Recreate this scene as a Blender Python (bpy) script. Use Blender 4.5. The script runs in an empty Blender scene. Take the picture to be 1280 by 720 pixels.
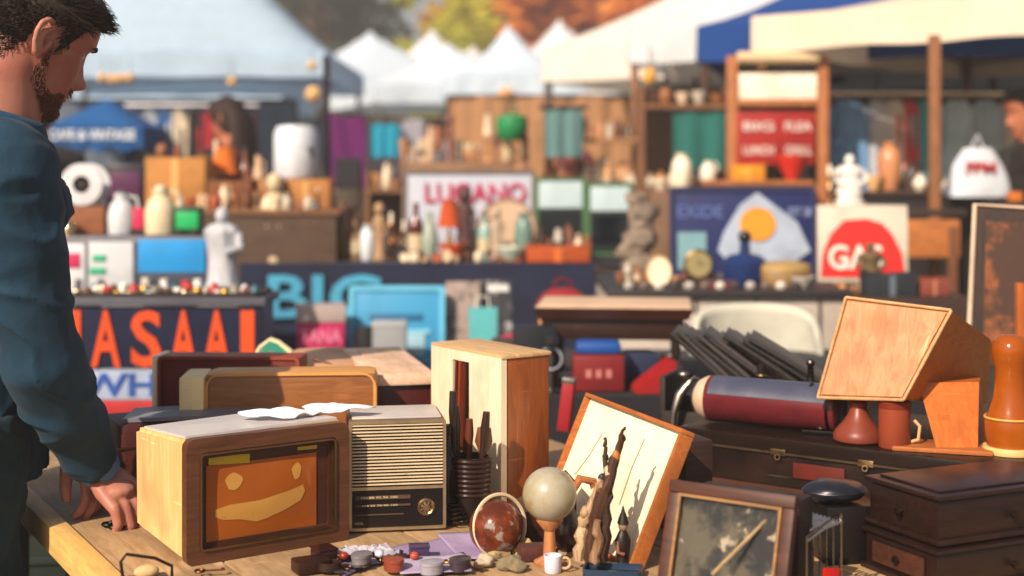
import bpy, bmesh, math, random
from mathutils import Vector, Matrix, Euler, noise
random.seed(7)
R = math.radians
# ------------------------------------------------------------------ camera, sky, sun, exposure
sc = bpy.context.scene
C = sc.collection
EYE = 1.35
F = 1280 * 50 / 36.0          # focal length in photo pixels
HOR = 210                     # row of the horizon
cam = bpy.data.cameras.new('camera'); camo = bpy.data.objects.new('camera', cam); C.objects.link(camo)
camo.location = (0, 0, EYE); camo.rotation_euler = (R(90), 0, 0)
cam.lens = 50; cam.sensor_width = 36; cam.shift_y = -(360 - HOR) / 1280.0
cam.clip_start = .05; cam.clip_end = 1000
cam.dof.use_dof = True; cam.dof.focus_distance = 2.3; cam.dof.aperture_fstop = 2.4
sc.camera = camo
SUN_AZ = Vector((-.52, -.85)).normalized(); SUN_EL = R(36)
w = bpy.data.worlds.new('World'); sc.world = w; w.use_nodes = True
nt = w.node_tree; sky = nt.nodes.new('ShaderNodeTexSky'); sky.sky_type = 'NISHITA'; sky.sun_disc = False
sky.sun_elevation = SUN_EL; sky.sun_rotation = math.atan2(SUN_AZ.x, SUN_AZ.y); sky.dust_density = 3; sky.air_density = 1.0
bg = nt.nodes['Background']; nt.links.new(sky.outputs[0], bg.inputs[0]); bg.inputs[1].default_value = .066
sl = bpy.data.lights.new('sun', 'SUN'); sl.energy = 5.0; sl.angle = R(.5); sl.color = (1, .84, .68)
so = bpy.data.objects.new('sun', sl); C.objects.link(so)
sd = Vector((SUN_AZ.x * math.cos(SUN_EL), SUN_AZ.y * math.cos(SUN_EL), math.sin(SUN_EL)))
so.rotation_euler = sd.to_track_quat('Z', 'Y').to_euler(); so.location = (-8, -5, 6)
sc.view_settings.view_transform = 'Standard'; sc.view_settings.look = 'None'
sc.view_settings.exposure = .72; sc.view_settings.gamma = 1

# ------------------------------------------------------------------ measuring helpers
def X(px, Y): return (px - 640) / F * Y
def Z(py, Y): return EYE - (py - HOR) / F * Y
def P(px, py, Y): return Vector((X(px, Y), Y, Z(py, Y)))
def on(px, py, z):
    Y = (EYE - z) * F / (py - HOR); return Vector((X(px, Y), Y, z))
def hexc(h):
    h = h.lstrip('#'); c = [int(h[i:i+2], 16) / 255 for i in (0, 2, 4)]
    return tuple((x / 12.92 if x <= .04045 else ((x + .055) / 1.055) ** 2.4) for x in c) + (1,)

# ------------------------------------------------------------------ materials
MC = {}
def mat(kind, col, rough=.6, col2=None, scale=1.0, **kw):
    key = (kind, col, rough, col2, scale, tuple(sorted(kw.items())))
    if key in MC: return MC[key]
    m = bpy.data.materials.new(kind + '_' + col.strip('#')); m.use_nodes = True
    n = m.node_tree.nodes; L = m.node_tree.links; b = n['Principled BSDF']
    c1 = hexc(col); c2 = hexc(col2) if col2 else tuple(x * .62 for x in c1[:3]) + (1,)
    tc = n.new('ShaderNodeTexCoord'); oi = n.new('ShaderNodeObjectInfo')
    mp = n.new('ShaderNodeMapping'); L.new(tc.outputs['Object'], mp.inputs[0])
    def nz(s, d=5, r=.6, vec=mp.outputs[0]):
        t = n.new('ShaderNodeTexNoise'); t.inputs['Scale'].default_value = s; t.inputs['Detail'].default_value = d
        t.inputs['Roughness'].default_value = r; L.new(vec, t.inputs['Vector']); return t
    def mix(fac, a, bb, mode='MIX'):
        t = n.new('ShaderNodeMix'); t.data_type = 'RGBA'; t.blend_type = mode
        if isinstance(fac, (int, float)): t.inputs[0].default_value = fac
        else: L.new(fac, t.inputs[0])
        for i, v in ((6, a), (7, bb)):
            if isinstance(v, tuple): t.inputs[i].default_value = v
            else: L.new(v, t.inputs[i])
        return t.outputs[2]
    def ramp(s, p0, p1):
        t = n.new('ShaderNodeMapRange'); t.inputs[1].default_value = p0; t.inputs[2].default_value = p1; L.new(s, t.inputs[0]); return t.outputs[0]
    def bump(h, st, dist=.002, prev=None):
        t = n.new('ShaderNodeBump'); t.inputs['Strength'].default_value = st; t.inputs['Distance'].default_value = dist
        L.new(h, t.inputs['Height'])
        if prev: L.new(prev, t.inputs['Normal'])
        L.new(t.outputs[0], b.inputs['Normal']); return t.outputs[0]
    b.inputs['Roughness'].default_value = rough; b.inputs['Specular IOR Level'].default_value = .32
    big = nz(7 * scale); fine = nz(60 * scale, 6, .7)
    def scuffs():      # thin worn scratches, two directions
        out = None
        for rz_, sc_ in ((.5, (6, 260, 6)), (1.9, (5, 5, 240))):
            m2 = n.new('ShaderNodeMapping'); m2.inputs['Rotation'].default_value = (rz_, .3, rz_ * .7); m2.inputs['Scale'].default_value = sc_; L.new(tc.outputs['Object'], m2.inputs[0])
            t = nz(1.0, 2, .5, m2.outputs[0]); r_ = ramp(t.outputs[0], .70, .76)
            if out is None: out = r_
            else:
                mm = n.new('ShaderNodeMath'); mm.operation = 'MAXIMUM'; L.new(out, mm.inputs[0]); L.new(r_, mm.inputs[1]); out = mm.outputs[0]
        mk = n.new('ShaderNodeMath'); mk.operation = 'MULTIPLY'; L.new(out, mk.inputs[0]); L.new(ramp(nz(4, 3).outputs[0], .45, .6), mk.inputs[1]); return mk.outputs[0]
    if kind == 'wood':
        ax = kw.get('axis', 'x')
        mp.inputs['Scale'].default_value = {'x': (1, 9, 9), 'y': (9, 1, 9), 'z': (9, 9, 1)}[ax]
        g = nz(7 * scale, 8, .65); g.inputs['Distortion'].default_value = 1.2
        g2 = nz(38 * scale, 4, .7)
        col_ = mix(ramp(g.outputs[0], .38, .66), c1, c2)
        col_ = mix(ramp(g2.outputs[0], .55, .95), col_, tuple(x * .6 for x in c2[:3]) + (1,))
        sp = n.new('ShaderNodeTexNoise'); sp.inputs['Scale'].default_value = 9; L.new(tc.outputs['Object'], sp.inputs['Vector'])
        col_ = mix(ramp(sp.outputs[0], .52, .82), col_, tuple(x * .55 for x in c1[:3]) + (1,))
        col_ = mix(scuffs(), col_, tuple(min(1, x * 1.5 + .03) for x in c1[:3]) + (1,)); b.inputs['Specular IOR Level'].default_value = .35
        L.new(col_, b.inputs['Base Color'])
        rr = n.new('ShaderNodeMapRange'); rr.inputs[3].default_value = max(rough - .12, .1); rr.inputs[4].default_value = min(rough + .2, 1)
        L.new(sp.outputs[0], rr.inputs[0]); L.new(rr.outputs[0], b.inputs['Roughness'])
        bump(g2.outputs[0], .35, .0012)
        b.inputs['Coat Weight'].default_value = kw.get('coat', 0.0); b.inputs['Coat Roughness'].default_value = .25
    elif kind in ('cloth', 'canvas'):
        wv = nz(420 * scale, 3, .8)
        col_ = mix(ramp(big.outputs[0], .4, .7 if kind == 'cloth' else 1.6), c1, c2)
        col_ = mix(ramp(fine.outputs[0], .5, .8 if kind == 'cloth' else 1.5), col_, tuple(x * .8 for x in c1[:3]) + (1,))
        L.new(col_, b.inputs['Base Color']); p = bump(wv.outputs[0], .55, .0016); bump(big.outputs[0], .5, .012, p)
        b.inputs['Sheen Weight'].default_value = .0 if kind == 'canvas' else .04
        if kind == 'canvas':
            tr = n.new('ShaderNodeBsdfTranslucent'); L.new(col_, tr.inputs[0]); ms = n.new('ShaderNodeMixShader')
            ms.inputs[0].default_value = kw.get('trans', .3); L.new(b.outputs[0], ms.inputs[1]); L.new(tr.outputs[0], ms.inputs[2])
            L.new(ms.outputs[0], n['Material Output'].inputs[0])
    elif kind == 'metal':
        b.inputs['Metallic'].default_value = 1
        L.new(mix(ramp(big.outputs[0], .4, .7), c1, c2), b.inputs['Base Color'])
        rr = n.new('ShaderNodeMapRange'); rr.inputs[3].default_value = max(rough - .15, .08); rr.inputs[4].default_value = rough + .2
        L.new(fine.outputs[0], rr.inputs[0]); L.new(rr.outputs[0], b.inputs['Roughness']); bump(fine.outputs[0], .15, .0006)
    elif kind == 'glass':
        b.inputs['Base Color'].default_value = c1; b.inputs['Transmission Weight'].default_value = kw.get('t', .85); b.inputs['IOR'].default_value = kw.get('ior', 1.45); b.inputs['Roughness'].default_value = rough; b.inputs['Specular IOR Level'].default_value = .32
    elif kind == 'skin':
        col_ = mix(ramp(big.outputs[0], .4, .65), c1, c2); L.new(col_, b.inputs['Base Color'])
        b.inputs['Subsurface Weight'].default_value = .15; b.inputs['Subsurface Radius'].default_value = (.01, .004, .002); b.inputs['Subsurface Scale'].default_value = .5
        bump(nz(260, 5).outputs[0], .18, .0008)
    elif kind == 'blotch':     # a printed or painted picture: patches of two or three colours
        vo = nz(scale, 6, .7); c3 = hexc(kw.get('c3', col))
        a = mix(ramp(vo.outputs[0], .42, .5), c1, c2); v2 = nz(scale * 2.3, 4)
        L.new(mix(ramp(v2.outputs[0], .56, .62), a, c3), b.inputs['Base Color'])
    elif kind == 'stone':
        g3 = nz(200 * scale, 3)
        col_ = mix(ramp(big.outputs[0], .35, .7), c1, c2); col_ = mix(ramp(g3.outputs[0], .5, .7), col_, tuple(x * .7 for x in c1[:3]) + (1,))
        L.new(col_, b.inputs['Base Color']); bump(fine.outputs[0], .5, .004)
    elif kind == 'leaf':
        rn = n.new('ShaderNodeTexNoise'); rn.inputs['Scale'].default_value = .9; rn.inputs['Detail'].default_value = 4; L.new(tc.outputs['Object'], rn.inputs['Vector'])
        col_ = mix(ramp(rn.outputs[0], .38, .62), c1, c2); L.new(col_, b.inputs['Base Color'])
        tr = n.new('ShaderNodeBsdfTranslucent'); L.new(col_, tr.inputs[0]); ms = n.new('ShaderNodeMixShader'); ms.inputs[0].default_value = .5
        L.new(b.outputs[0], ms.inputs[1]); L.new(tr.outputs[0], ms.inputs[2]); L.new(ms.outputs[0], n['Material Output'].inputs[0])
    elif kind == 'hair':
        mp.inputs['Scale'].default_value = (1, 1, .3)
        L.new(mix(ramp(fine.outputs[0], .4, .65), c1, c2), b.inputs['Base Color']); bump(nz(350, 3).outputs[0], .5, .002)
    else:                       # paint, plastic, card, ceramic: mottled, scuffed
        col_ = mix(ramp(big.outputs[0], .45, .8), c1, c2)
        col_ = mix(ramp(fine.outputs[0], .62, .78), col_, tuple(min(1, x * .5 + .012) for x in c1[:3]) + (1,))
        col_ = mix(scuffs(), col_, tuple(min(1, x * 1.25 + .04) for x in c1[:3]) + (1,))
        L.new(col_, b.inputs['Base Color'])
        rr = n.new('ShaderNodeMapRange'); rr.inputs[3].default_value = max(rough - .12, .05); rr.inputs[4].default_value = min(1, rough + .2)
        L.new(big.outputs[0], rr.inputs[0]); L.new(rr.outputs[0], b.inputs['Roughness']); bump(fine.outputs[0], .12, .0008)
    MC[key] = m; return m
def wood(c, r=.5, c2=None, ax='x', s=1, coat=0.0): return mat('wood', c, r, c2, s, axis=ax, coat=coat)
def paint(c, r=.5, c2=None, s=1.0): return mat('paint', c, r, c2, s)
def cloth(c, r=.9, c2=None): return mat('cloth', c, r, c2)
def canvas(c, t=.3, c2=None): return mat('canvas', c, .9, c2, 1.0, trans=t)
def metal(c, r=.35, c2=None): return mat('metal', c, r, c2)

# ------------------------------------------------------------------ mesh builder
FC = {}
def text_mesh(s):
    if s in FC: return FC[s]
    cu = bpy.data.curves.new('t', 'FONT'); cu.body = s; cu.extrude = .5; cu.offset = .022; cu.resolution_u = 3
    o = bpy.data.objects.new('t', cu); C.objects.link(o); bpy.context.view_layer.update()
    dg = bpy.context.evaluated_depsgraph_get(); me = bpy.data.meshes.new_from_object(o.evaluated_get(dg))
    bpy.data.objects.remove(o); FC[s] = me; return me
class G:
    def __init__(s): s.b = bmesh.new()
    def _x(s, vs, M):
        for v in vs: v.co = M @ v.co
    def box(s, c, d, rot=(0, 0, 0), bev=0.0):
        r = bmesh.ops.create_cube(s.b, size=1)['verts']
        for v in r: v.co = Vector((v.co.x * d[0], v.co.y * d[1], v.co.z * d[2]))
        if bev:
            es = list({e for v in r for e in v.link_edges})
            res = bmesh.ops.bevel(s.b, geom=es, offset=bev, segments=2, affect='EDGES', profile=.6)
            r = list({v for f in res['faces'] for v in f.verts} | {v for v in r if v.is_valid})
        s._x(r, Matrix.Translation(c) @ Euler(rot).to_matrix().to_4x4()); return s
    def hexa(s, p):   # bottom 4 (ccw) then top 4
        v = [s.b.verts.new(q) for q in p]
        for f in ((3, 2, 1, 0), (4, 5, 6, 7), (0, 1, 5, 4), (1, 2, 6, 5), (2, 3, 7, 6), (3, 0, 4, 7)): s.b.faces.new([v[i] for i in f])
        return s
    def tube(s, pts, rad, seg=10, cap=True):
        pts = [Vector(p) for p in pts]; n = len(pts)
        if isinstance(rad, (int, float)): rad = [rad] * n
        rings = []; up = None
        for i, p in enumerate(pts):
            t = (pts[min(i + 1, n - 1)] - pts[max(i - 1, 0)]).normalized()
            if up is None: up = Vector((0, 0, 1)) if abs(t.z) < .9 else Vector((1, 0, 0))
            a = t.cross(up).normalized(); bb = a.cross(t).normalized(); up = bb
            rr = rad[i]; rx, ry = rr if isinstance(rr, tuple) else (rr, rr)
            rings.append([s.b.verts.new(p + a * rx * math.cos(2 * math.pi * k / seg) + bb * ry * math.sin(2 * math.pi * k / seg)) for k in range(seg)])
        for A, B in zip(rings, rings[1:]):
            for k in range(seg): s.b.faces.new((A[k], A[(k + 1) % seg], B[(k + 1) % seg], B[k]))
        if cap: s.b.faces.new(rings[0][::-1]); s.b.faces.new(rings[-1])
        return s
    def loop(s, pts, r, seg=6):       # closed ring of tube
        pts = [Vector(p) for p in pts]; n = len(pts); rings = []
        nrm = sum(((pts[i] - pts[0]).cross(pts[(i + 1) % n] - pts[0]) for i in range(n)), Vector()).normalized()
        for i, p in enumerate(pts):
            t = (pts[(i + 1) % n] - pts[i - 1]).normalized(); a = t.cross(nrm).normalized()
            rings.append([s.b.verts.new(p + a * r * math.cos(2 * math.pi * k / seg) + nrm * r * math.sin(2 * math.pi * k / seg)) for k in range(seg)])
        for i in range(n):
            A, B = rings[i], rings[(i + 1) % n]
            for k in range(seg): s.b.faces.new((A[k], A[(k + 1) % seg], B[(k + 1) % seg], B[k]))
        return s
    def torus(s, c, Rr, r, rot=(0, 0, 0), seg=28, sy=1.0):
        M = Matrix.Translation(c) @ Euler(rot).to_matrix().to_4x4()
        return s.loop([M @ Vector((Rr * math.cos(2 * math.pi * k / seg), Rr * sy * math.sin(2 * math.pi * k / seg), 0)) for k in range(seg)], r)
    def lathe(s, prof, c=(0, 0, 0), seg=24, rot=(0, 0, 0), sx=1.0, sy=1.0):
        M = Matrix.Translation(c) @ Euler(rot).to_matrix().to_4x4(); rings = []
        for r, z in prof:
            rings.append([s.b.verts.new(M @ Vector((max(r, 1e-4) * sx * math.cos(2 * math.pi * k / seg), max(r, 1e-4) * sy * math.sin(2 * math.pi * k / seg), z))) for k in range(seg)])
        for A, B in zip(rings, rings[1:]):
            for k in range(seg): s.b.faces.new((A[k], A[(k + 1) % seg], B[(k + 1) % seg], B[k]))
        s.b.faces.new(rings[0][::-1]); s.b.faces.new(rings[-1]); return s
    def sph(s, c, r, sc_=(1, 1, 1), seg=24, rot=(0, 0, 0)):
        v = bmesh.ops.create_uvsphere(s.b, u_segments=seg, v_segments=seg // 2 + 2, radius=r)['verts']
        s._x(v, Matrix.Translation(c) @ Euler(rot).to_matrix().to_4x4() @ Matrix.Diagonal((*sc_, 1))); return s
    def prism(s, pts, off):           # polygon + thickness vector
        off = Vector(off); a = [s.b.verts.new(p) for p in pts]; b_ = [s.b.verts.new(Vector(p) + off) for p in pts]; n = len(pts)
        s.b.faces.new(a); s.b.faces.new(b_[::-1])
        for i in range(n): s.b.faces.new((a[i], b_[i], b_[(i + 1) % n], a[(i + 1) % n]))
        return s
    def flat(s, pts2, y, th=.002):    # polygon in local XZ facing -Y
        return s.prism([(x, y, z) for x, z in pts2], (0, th, 0))
    def text(s, t, wd, ht, c, th=.003, M=None):   # facing -Y, centred on c
        me = text_mesh(t); xs = [v.co.x for v in me.vertices]; ys = [v.co.y for v in me.vertices]
        x0, x1, y0, y1 = min(xs), max(xs), min(ys), max(ys); n0 = len(s.b.verts); s.b.from_mesh(me); s.b.verts.ensure_lookup_table()
        for v in s.b.verts[n0:]:
            x, y, z = v.co
            q = Vector((c[0] + (x - (x0 + x1) / 2) / (x1 - x0) * wd, c[1] - z * th, c[2] + (y - (y0 + y1) / 2) / (y1 - y0) * ht))
            v.co = M @ q if M else q
        return s
    def cloth(s, f, nu, nv):          # grid f(u,v)->point
        V = [[s.b.verts.new(f(i / nu, j / nv)) for j in range(nv + 1)] for i in range(nu + 1)]
        for i in range(nu):
            for j in range(nv): s.b.faces.new((V[i][j], V[i + 1][j], V[i + 1][j + 1], V[i][j + 1]))
        return s
    def out(s, name, m, parent=None, loc=None, rot=None, sharp=38):
        bmesh.ops.recalc_face_normals(s.b, faces=s.b.faces)
        for f in s.b.faces: f.smooth = True
        for e in s.b.edges:
            if len(e.link_faces) == 2 and e.calc_face_angle(0) > R(sharp): e.smooth = False
        me = bpy.data.meshes.new(name); s.b.to_mesh(me); s.b.free(); me.materials.append(m)
        o = bpy.data.objects.new(name, me); C.objects.link(o)
        if parent: o.parent = parent
        if loc is not None: o.location = loc
        if rot is not None: o.rotation_euler = rot
        return o
def tag(o, label, cat, group=None, kind=None):
    if label: o['label'] = label
    if cat: o['category'] = cat
    if group: o['group'] = group
    if kind: o['kind'] = kind
    return o
def thing(name, label, cat, loc=(0, 0, 0), rz=0, group=None):
    o = bpy.data.objects.new(name, None); C.objects.link(o); o.location = loc; o.rotation_euler = (0, 0, rz); o.empty_display_size = .05
    return tag(o, label, cat, group)
def struct(name, g, m): return tag(g.out(name, m), None, None, None, 'structure')
def copy_thing(o, loc, rz, label):
    r = o.copy(); C.objects.link(r); r.location = loc; r.rotation_euler = (0, 0, rz); r['label'] = label
    for ch in list(o.children):
        c = ch.copy(); C.objects.link(c); c.parent = r
        for gch in list(ch.children):
            d = gch.copy(); C.objects.link(d); d.parent = c
    return r

# ------------------------------------------------------------------ the setting
g = G(); g.cloth(lambda u, v: Vector((-110 + 220 * u, -30 + 160 * v, 0)), 8, 8)
struct('ground', g, mat('stone', '#6f6558', .95, '#544c42', .3))
g = G(); g.cloth(lambda u, v: Vector((-105 + 210 * u, 24 + 100 * v, .02 + 2.6 * max(0, v - .12) * (1 + .3 * math.sin(9 * u)))), 30, 12)
struct('grass_field', g, mat('stone', '#5a6030', .95, '#6b5a2a', .4))

TW = wood('#a98c68', .55, '#8c6d4a', 'y')
def table_top(loc, rz, w_, y0, y1, label, group, trim=True, z=.75, m=TW):
    t = thing('market_table', label, 'table', loc, rz, group)
    g = G(); n = max(2, round(w_ / .16))
    for i in range(n): g.box((w_ * (i + .5) / n, (y0 + y1) / 2, z - .0125), (w_ / n - .003, y1 - y0, .025), bev=.002)
    g.out('tabletop', m, t)
    if trim:
        G().box((-.018, (y0 + y1) / 2, z - .014), (.034, y1 - y0, .044), bev=.003).out('edge_trim', wood('#d9b26c', .5, '#c79a50', 'y'), t)
    G().box((w_ / 2, (y0 + y1) / 2, z - .045), (w_ - .06, y1 - y0 - .1, .036)).out('apron', wood('#4a3524', .6), t)
    ly = [y0 + .1, .44 if trim else (y0 + y1) / 2, y1 - .1]
    for yy in ly:
        for xx in (.04, w_ - .05):
            G().box((xx, yy, (z - .065) / 2), (.035, .035, z - .066), bev=.003).out('leg', metal('#2b2b2c', .5) if trim else wood('#4a3524'), t)
    return t
O2 = Vector((-.576, 2.09, 0)); RT = R(30)
U = Vector((-.5, .866, 0)); V_ = Vector((.866, .5, 0))
def TL(x, y, z=.75): return O2 + V_ * x + U * y + Vector((0, 0, z))
table_top(O2, RT, 1.1, -.9, 1.05, 'foreground plank table with a pale yellow edge board beside the man', 'plank tables carrying the foreground goods')
table_top(TL(1.105, 0, 0), RT, 1.45, -.9, .35, 'plank table under the black trunk and dark wooden caskets', 'plank tables carrying the foreground goods', trim=False)
# ================================================================== FOREGROUND
def rr_frame(g, x0, x1, z0, z1, wd, y0, y1, r=.012):   # rectangular frame with rounded outer corners, local XZ
    def rrect(a, b_, c, d, r):
        o = []
        for cx, cz, s in ((b_ - r, c + r, -90), (b_ - r, d - r, 0), (a + r, d - r, 90), (a + r, c + r, 180)):
            for k in range(5):
                t = R(s + 22.5 * k); o.append((cx + r * math.cos(t), cz + r * math.sin(t)))
        return o
    A = rrect(x0, x1, z0, z1, r); B = rrect(x0 + wd, x1 - wd, z0 + wd, z1 - wd, max(r * .6, .001)); n = len(A)
    va = [[g.b.verts.new((x, y, z)) for x, z in Q] for Q, y in ((A, y0), (B, y0), (B, y1), (A, y1))]
    for q in range(4):
        p, s = va[q], va[(q + 1) % 4]
        for k in range(n): g.b.faces.new((p[k], p[(k + 1) % n], s[(k + 1) % n], s[k]))
    return g

# --- television
t = thing('television', 'small old pale wood television with dark brown bezel and orange screen', 'television', (-.494, 2.146, .75), R(35))
W_, D_, H_ = .272, .215, .188
g = G(); g.hexa([(0, .004, .004), (W_, .004, .004), (W_ - .01, D_, .012), (.004, D_, .016), (0, .004, H_), (W_, .004, H_ + .004), (W_ - .006, D_ - .01, H_ - .006), (.002, D_, H_ - .012)])
bmesh.ops.bevel(g.b, geom=list(g.b.edges), offset=.006, segments=3, affect='EDGES')
g.out('cabinet', wood('#dcb27a', .5, '#c99a60', 'z', .7), t)
g = G(); g.hexa([(.006, .012, H_ + .0005), (W_ - .008, .012, H_ + .004), (W_ - .014, D_ - .02, H_ - .0055), (.010, D_ - .02, H_ - .0115), (.006, .012, H_ + .0045), (W_ - .008, .012, H_ + .008), (W_ - .014, D_ - .02, H_ - .0015), (.010, D_ - .02, H_ - .0075)]); g.out('top_panel', paint('#bcb6b4', .3, '#a09a9c'), t)  # pale grey top: cool sheen of the lit surface put into the paint
g = G(); rr_frame(g, -.002, W_ + .002, -.001, H_ + .003, .022, -.012, .006, .014); g.out('bezel', wood('#5a3620', .4, '#432414', 'x', coat=.15), t)
g = G(); rr_frame(g, .019, W_ - .022, .02, H_ - .02, .003, -.015, .004, .008); g.out('bezel_trim', metal('#8a6a48', .4), t)
g = G(); g.box((W_ / 2, .0035, H_ / 2), (W_ - .04, .004, H_ - .04)); rr_frame(g, .018, W_ - .018, .018, H_ - .018, .012, -.002, .0015, .006); g.out('screen_recess', wood('#40200f', .4), t)
g = G(); g.cloth(lambda u, v: Vector((.034 + (W_ - .085) * u, -.0005 - .006 * math.sin(math.pi * u) * math.sin(math.pi * v), .03 + (H_ - .072) * v)), 16, 12)
scr = g.out('screen', mat('paint', '#8e4a12', .12, '#7a3c0c', .7), t)
def on_scr(x, z):
    u = (x - .034) / (W_ - .085); v = (z - .03) / (H_ - .072)
    return -.0012 - .006 * math.sin(math.pi * max(0, min(1, u))) * math.sin(math.pi * max(0, min(1, v)))
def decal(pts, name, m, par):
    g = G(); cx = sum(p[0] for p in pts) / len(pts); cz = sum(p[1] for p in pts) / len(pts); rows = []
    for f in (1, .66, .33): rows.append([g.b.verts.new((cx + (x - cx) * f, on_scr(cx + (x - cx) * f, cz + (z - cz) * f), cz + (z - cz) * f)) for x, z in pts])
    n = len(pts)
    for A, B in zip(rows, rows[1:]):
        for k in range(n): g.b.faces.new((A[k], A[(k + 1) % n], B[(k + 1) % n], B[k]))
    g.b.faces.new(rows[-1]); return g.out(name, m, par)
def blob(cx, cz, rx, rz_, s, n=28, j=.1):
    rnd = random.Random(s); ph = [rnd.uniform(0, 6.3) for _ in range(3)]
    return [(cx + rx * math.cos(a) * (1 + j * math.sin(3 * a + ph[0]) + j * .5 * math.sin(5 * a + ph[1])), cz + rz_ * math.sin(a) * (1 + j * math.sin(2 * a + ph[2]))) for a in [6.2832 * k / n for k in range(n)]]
cream = mat('paint', '#ad7f3e', .15, '#9f7234', 1.5)  # pale reflections on the screen, painted as flat shapes
decal(blob(.078, .118, .014, .012, 1), 'painted_reflection', cream, scr)
decal(blob(.185, .121, .008, .013, 2), 'painted_reflection', cream, scr)
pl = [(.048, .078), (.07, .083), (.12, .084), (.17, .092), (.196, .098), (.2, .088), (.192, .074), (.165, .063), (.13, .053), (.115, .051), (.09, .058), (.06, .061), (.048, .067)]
decal(pl, 'painted_reflection', cream, scr)
G().box((.072, .0005, H_ - .036), (.068, .004, .014), (0, .06, 0), .001).out('yellow_strip', paint('#b49a1c', .4), t)
G().box((.205, .0005, H_ - .032), (.034, .004, .008), (0, .04, 0), .001).out('yellow_strip', paint('#a8861f', .4), t)

# --- radio beside it
t = thing('radio', 'dark tabletop radio with cream striped speaker grille and one round dial', 'radio', (-.268, 2.335, .75), R(9))
W_, D_, H_ = .160, .13, .184
G().box((W_ / 2, D_ / 2 + .004, H_ / 2 + .002), (W_, D_, H_ - .004), bev=.005).out('cabinet', wood('#6a5040', .4, '#4c362a'), t)
G().box((W_ / 2, D_ / 2 + .006, H_ + .0015), (W_ - .012, D_ - .014, .003), bev=.001).out('top_panel', paint('#bab0a8', .3, '#9c9490'), t)  # light falling on the radio top, put into a paler paint
g = G(); rr_frame(g, 0, W_, .004, H_, .005, -.006, .006, .004); g.box((W_ / 2, -.001, .073), (W_ - .01, .008, .005)); g.out('front_trim', metal('#c0a986', .45), t)
G().box((W_ / 2, .001, .126), (W_ - .008, .004, .104)).out('grille_cloth', cloth('#1d1511'), t)
g = G()
for k in range(19): g.box((W_ / 2, -.003, .0795 + k * .0054), (W_ - .011, .005, .0021))
g.out('speaker_grille', paint('#c8b493', .5), t)
G().box((W_ / 2, 0, .04), (W_ - .008, .005, .062)).out('tuning_panel', paint('#15100e', .2), t)
g = G(); g.box((.056, -.0035, .058), (.09, .002, .006)); g.box((.056, -.0035, .045), (.09, .002, .003)); g.box((.05, -.0035, .03), (.08, .002, .002)); g.out('tuning_scale', paint('#4b382a', .4), t)
for tx, a_, b_, c_ in (('FM 88 92 96 100', .06, .0035, (.05, -.005, .0584)), ('AM 55 70 90 130', .06, .003, (.05, -.005, .0452)), ('VOL', .015, .004, (.017, -.003, .016))): G().text(tx, a_, b_, c_, .001).out('scale_lettering', paint('#a89878'), t)
dk = G().lathe([(.0145, 0), (.0145, .004), (.012, .007), (.0115, .007), (.009, .005), (.004, .006), (0, .006)], (.127, -.002, .04), 32, (R(90), 0, 0)).out('dial', metal('#c4a878', .3), t)
g = G()
for k in range(8):
    a = k * math.pi / 4; g.box((.127 + .0075 * math.cos(a), -.0085, .04 + .0075 * math.sin(a)), (.0035, .003, .0018), (0, -a, 0))
g.out('dial_mark', paint('#2a1d14'), dk)
g = G()
for x in (.015, W_ - .015):
    for y in (.02, D_ - .02): g.lathe([(.007, 0), (.008, .004)], (x, y, 0), 12)
g.out('foot', paint('#111'+'111'), t)

# --- dark red case and grey board behind the television
t = thing('small_case', 'dark oxblood leather case half hidden behind the television by the hand', 'case', (-.69, 2.47, .75), R(28))
G().box((.10, .10, .075), (.17, .14, .145), bev=.012).out('case_body', cloth('#4a1612', .5), t)
G().box((.10, .10, .105), (.173, .143, .004)).out('case_seam', metal('#6a4a30', .5), t)
g = G(); g.hexa([(-.0, 0, .0), (.28, 0, .0), (.31, .10, .0), (.02, .10, .0), (.0, 0, .007), (.28, 0, .007), (.31, .10, .008), (.02, .10, .008)])
tag(g.out('record_sleeve', paint('#77767e', .35, '#5c5c66'), None, (-.69, 2.52, .8985), (R(1.2), 0, R(14))), 'flat grey sleeve lying on the oxblood case behind the television', 'record sleeve')
# white cloths on the television
for i, (px, py, sx, sy, lb) in enumerate(((352, 523, .062, .03, 'crumpled white napkin lying on top of the television, left of the two'), (418, 517, .058, .028, 'crumpled white napkin lying across television and radio, right of the two'))):
    def f(u, v, i=i, sx=sx, sy=sy):
        a = u * 6.2832; r = v * (1 + .14 * math.sin(3 * a + i * 2) + .08 * math.sin(7 * a + i))
        n = noise.noise(Vector((r * 2.2 * math.cos(a) + i * 7, r * 2.2 * math.sin(a), 0)))
        return Vector((sx * r * math.cos(a), sy * r * math.sin(a), .007 + .005 * n - .006 * v ** 3 + .002 * math.sin(5 * a) * v))
    g = G(); g.cloth(f, 40, 8); bmesh.ops.remove_doubles(g.b, verts=g.b.verts, dist=.0004); q = on(px, py, .942)
    o = g.out('napkin', cloth('#e6e6ea', .8, '#c9c9d2'), None, (q.x, q.y, .948), (0, 0, R(12)))
    sm = o.modifiers.new('s', 'SOLIDIFY'); sm.thickness = .0015; sm.offset = 1
    tag(o, lb, 'napkin', 'white napkins on the television')

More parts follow.
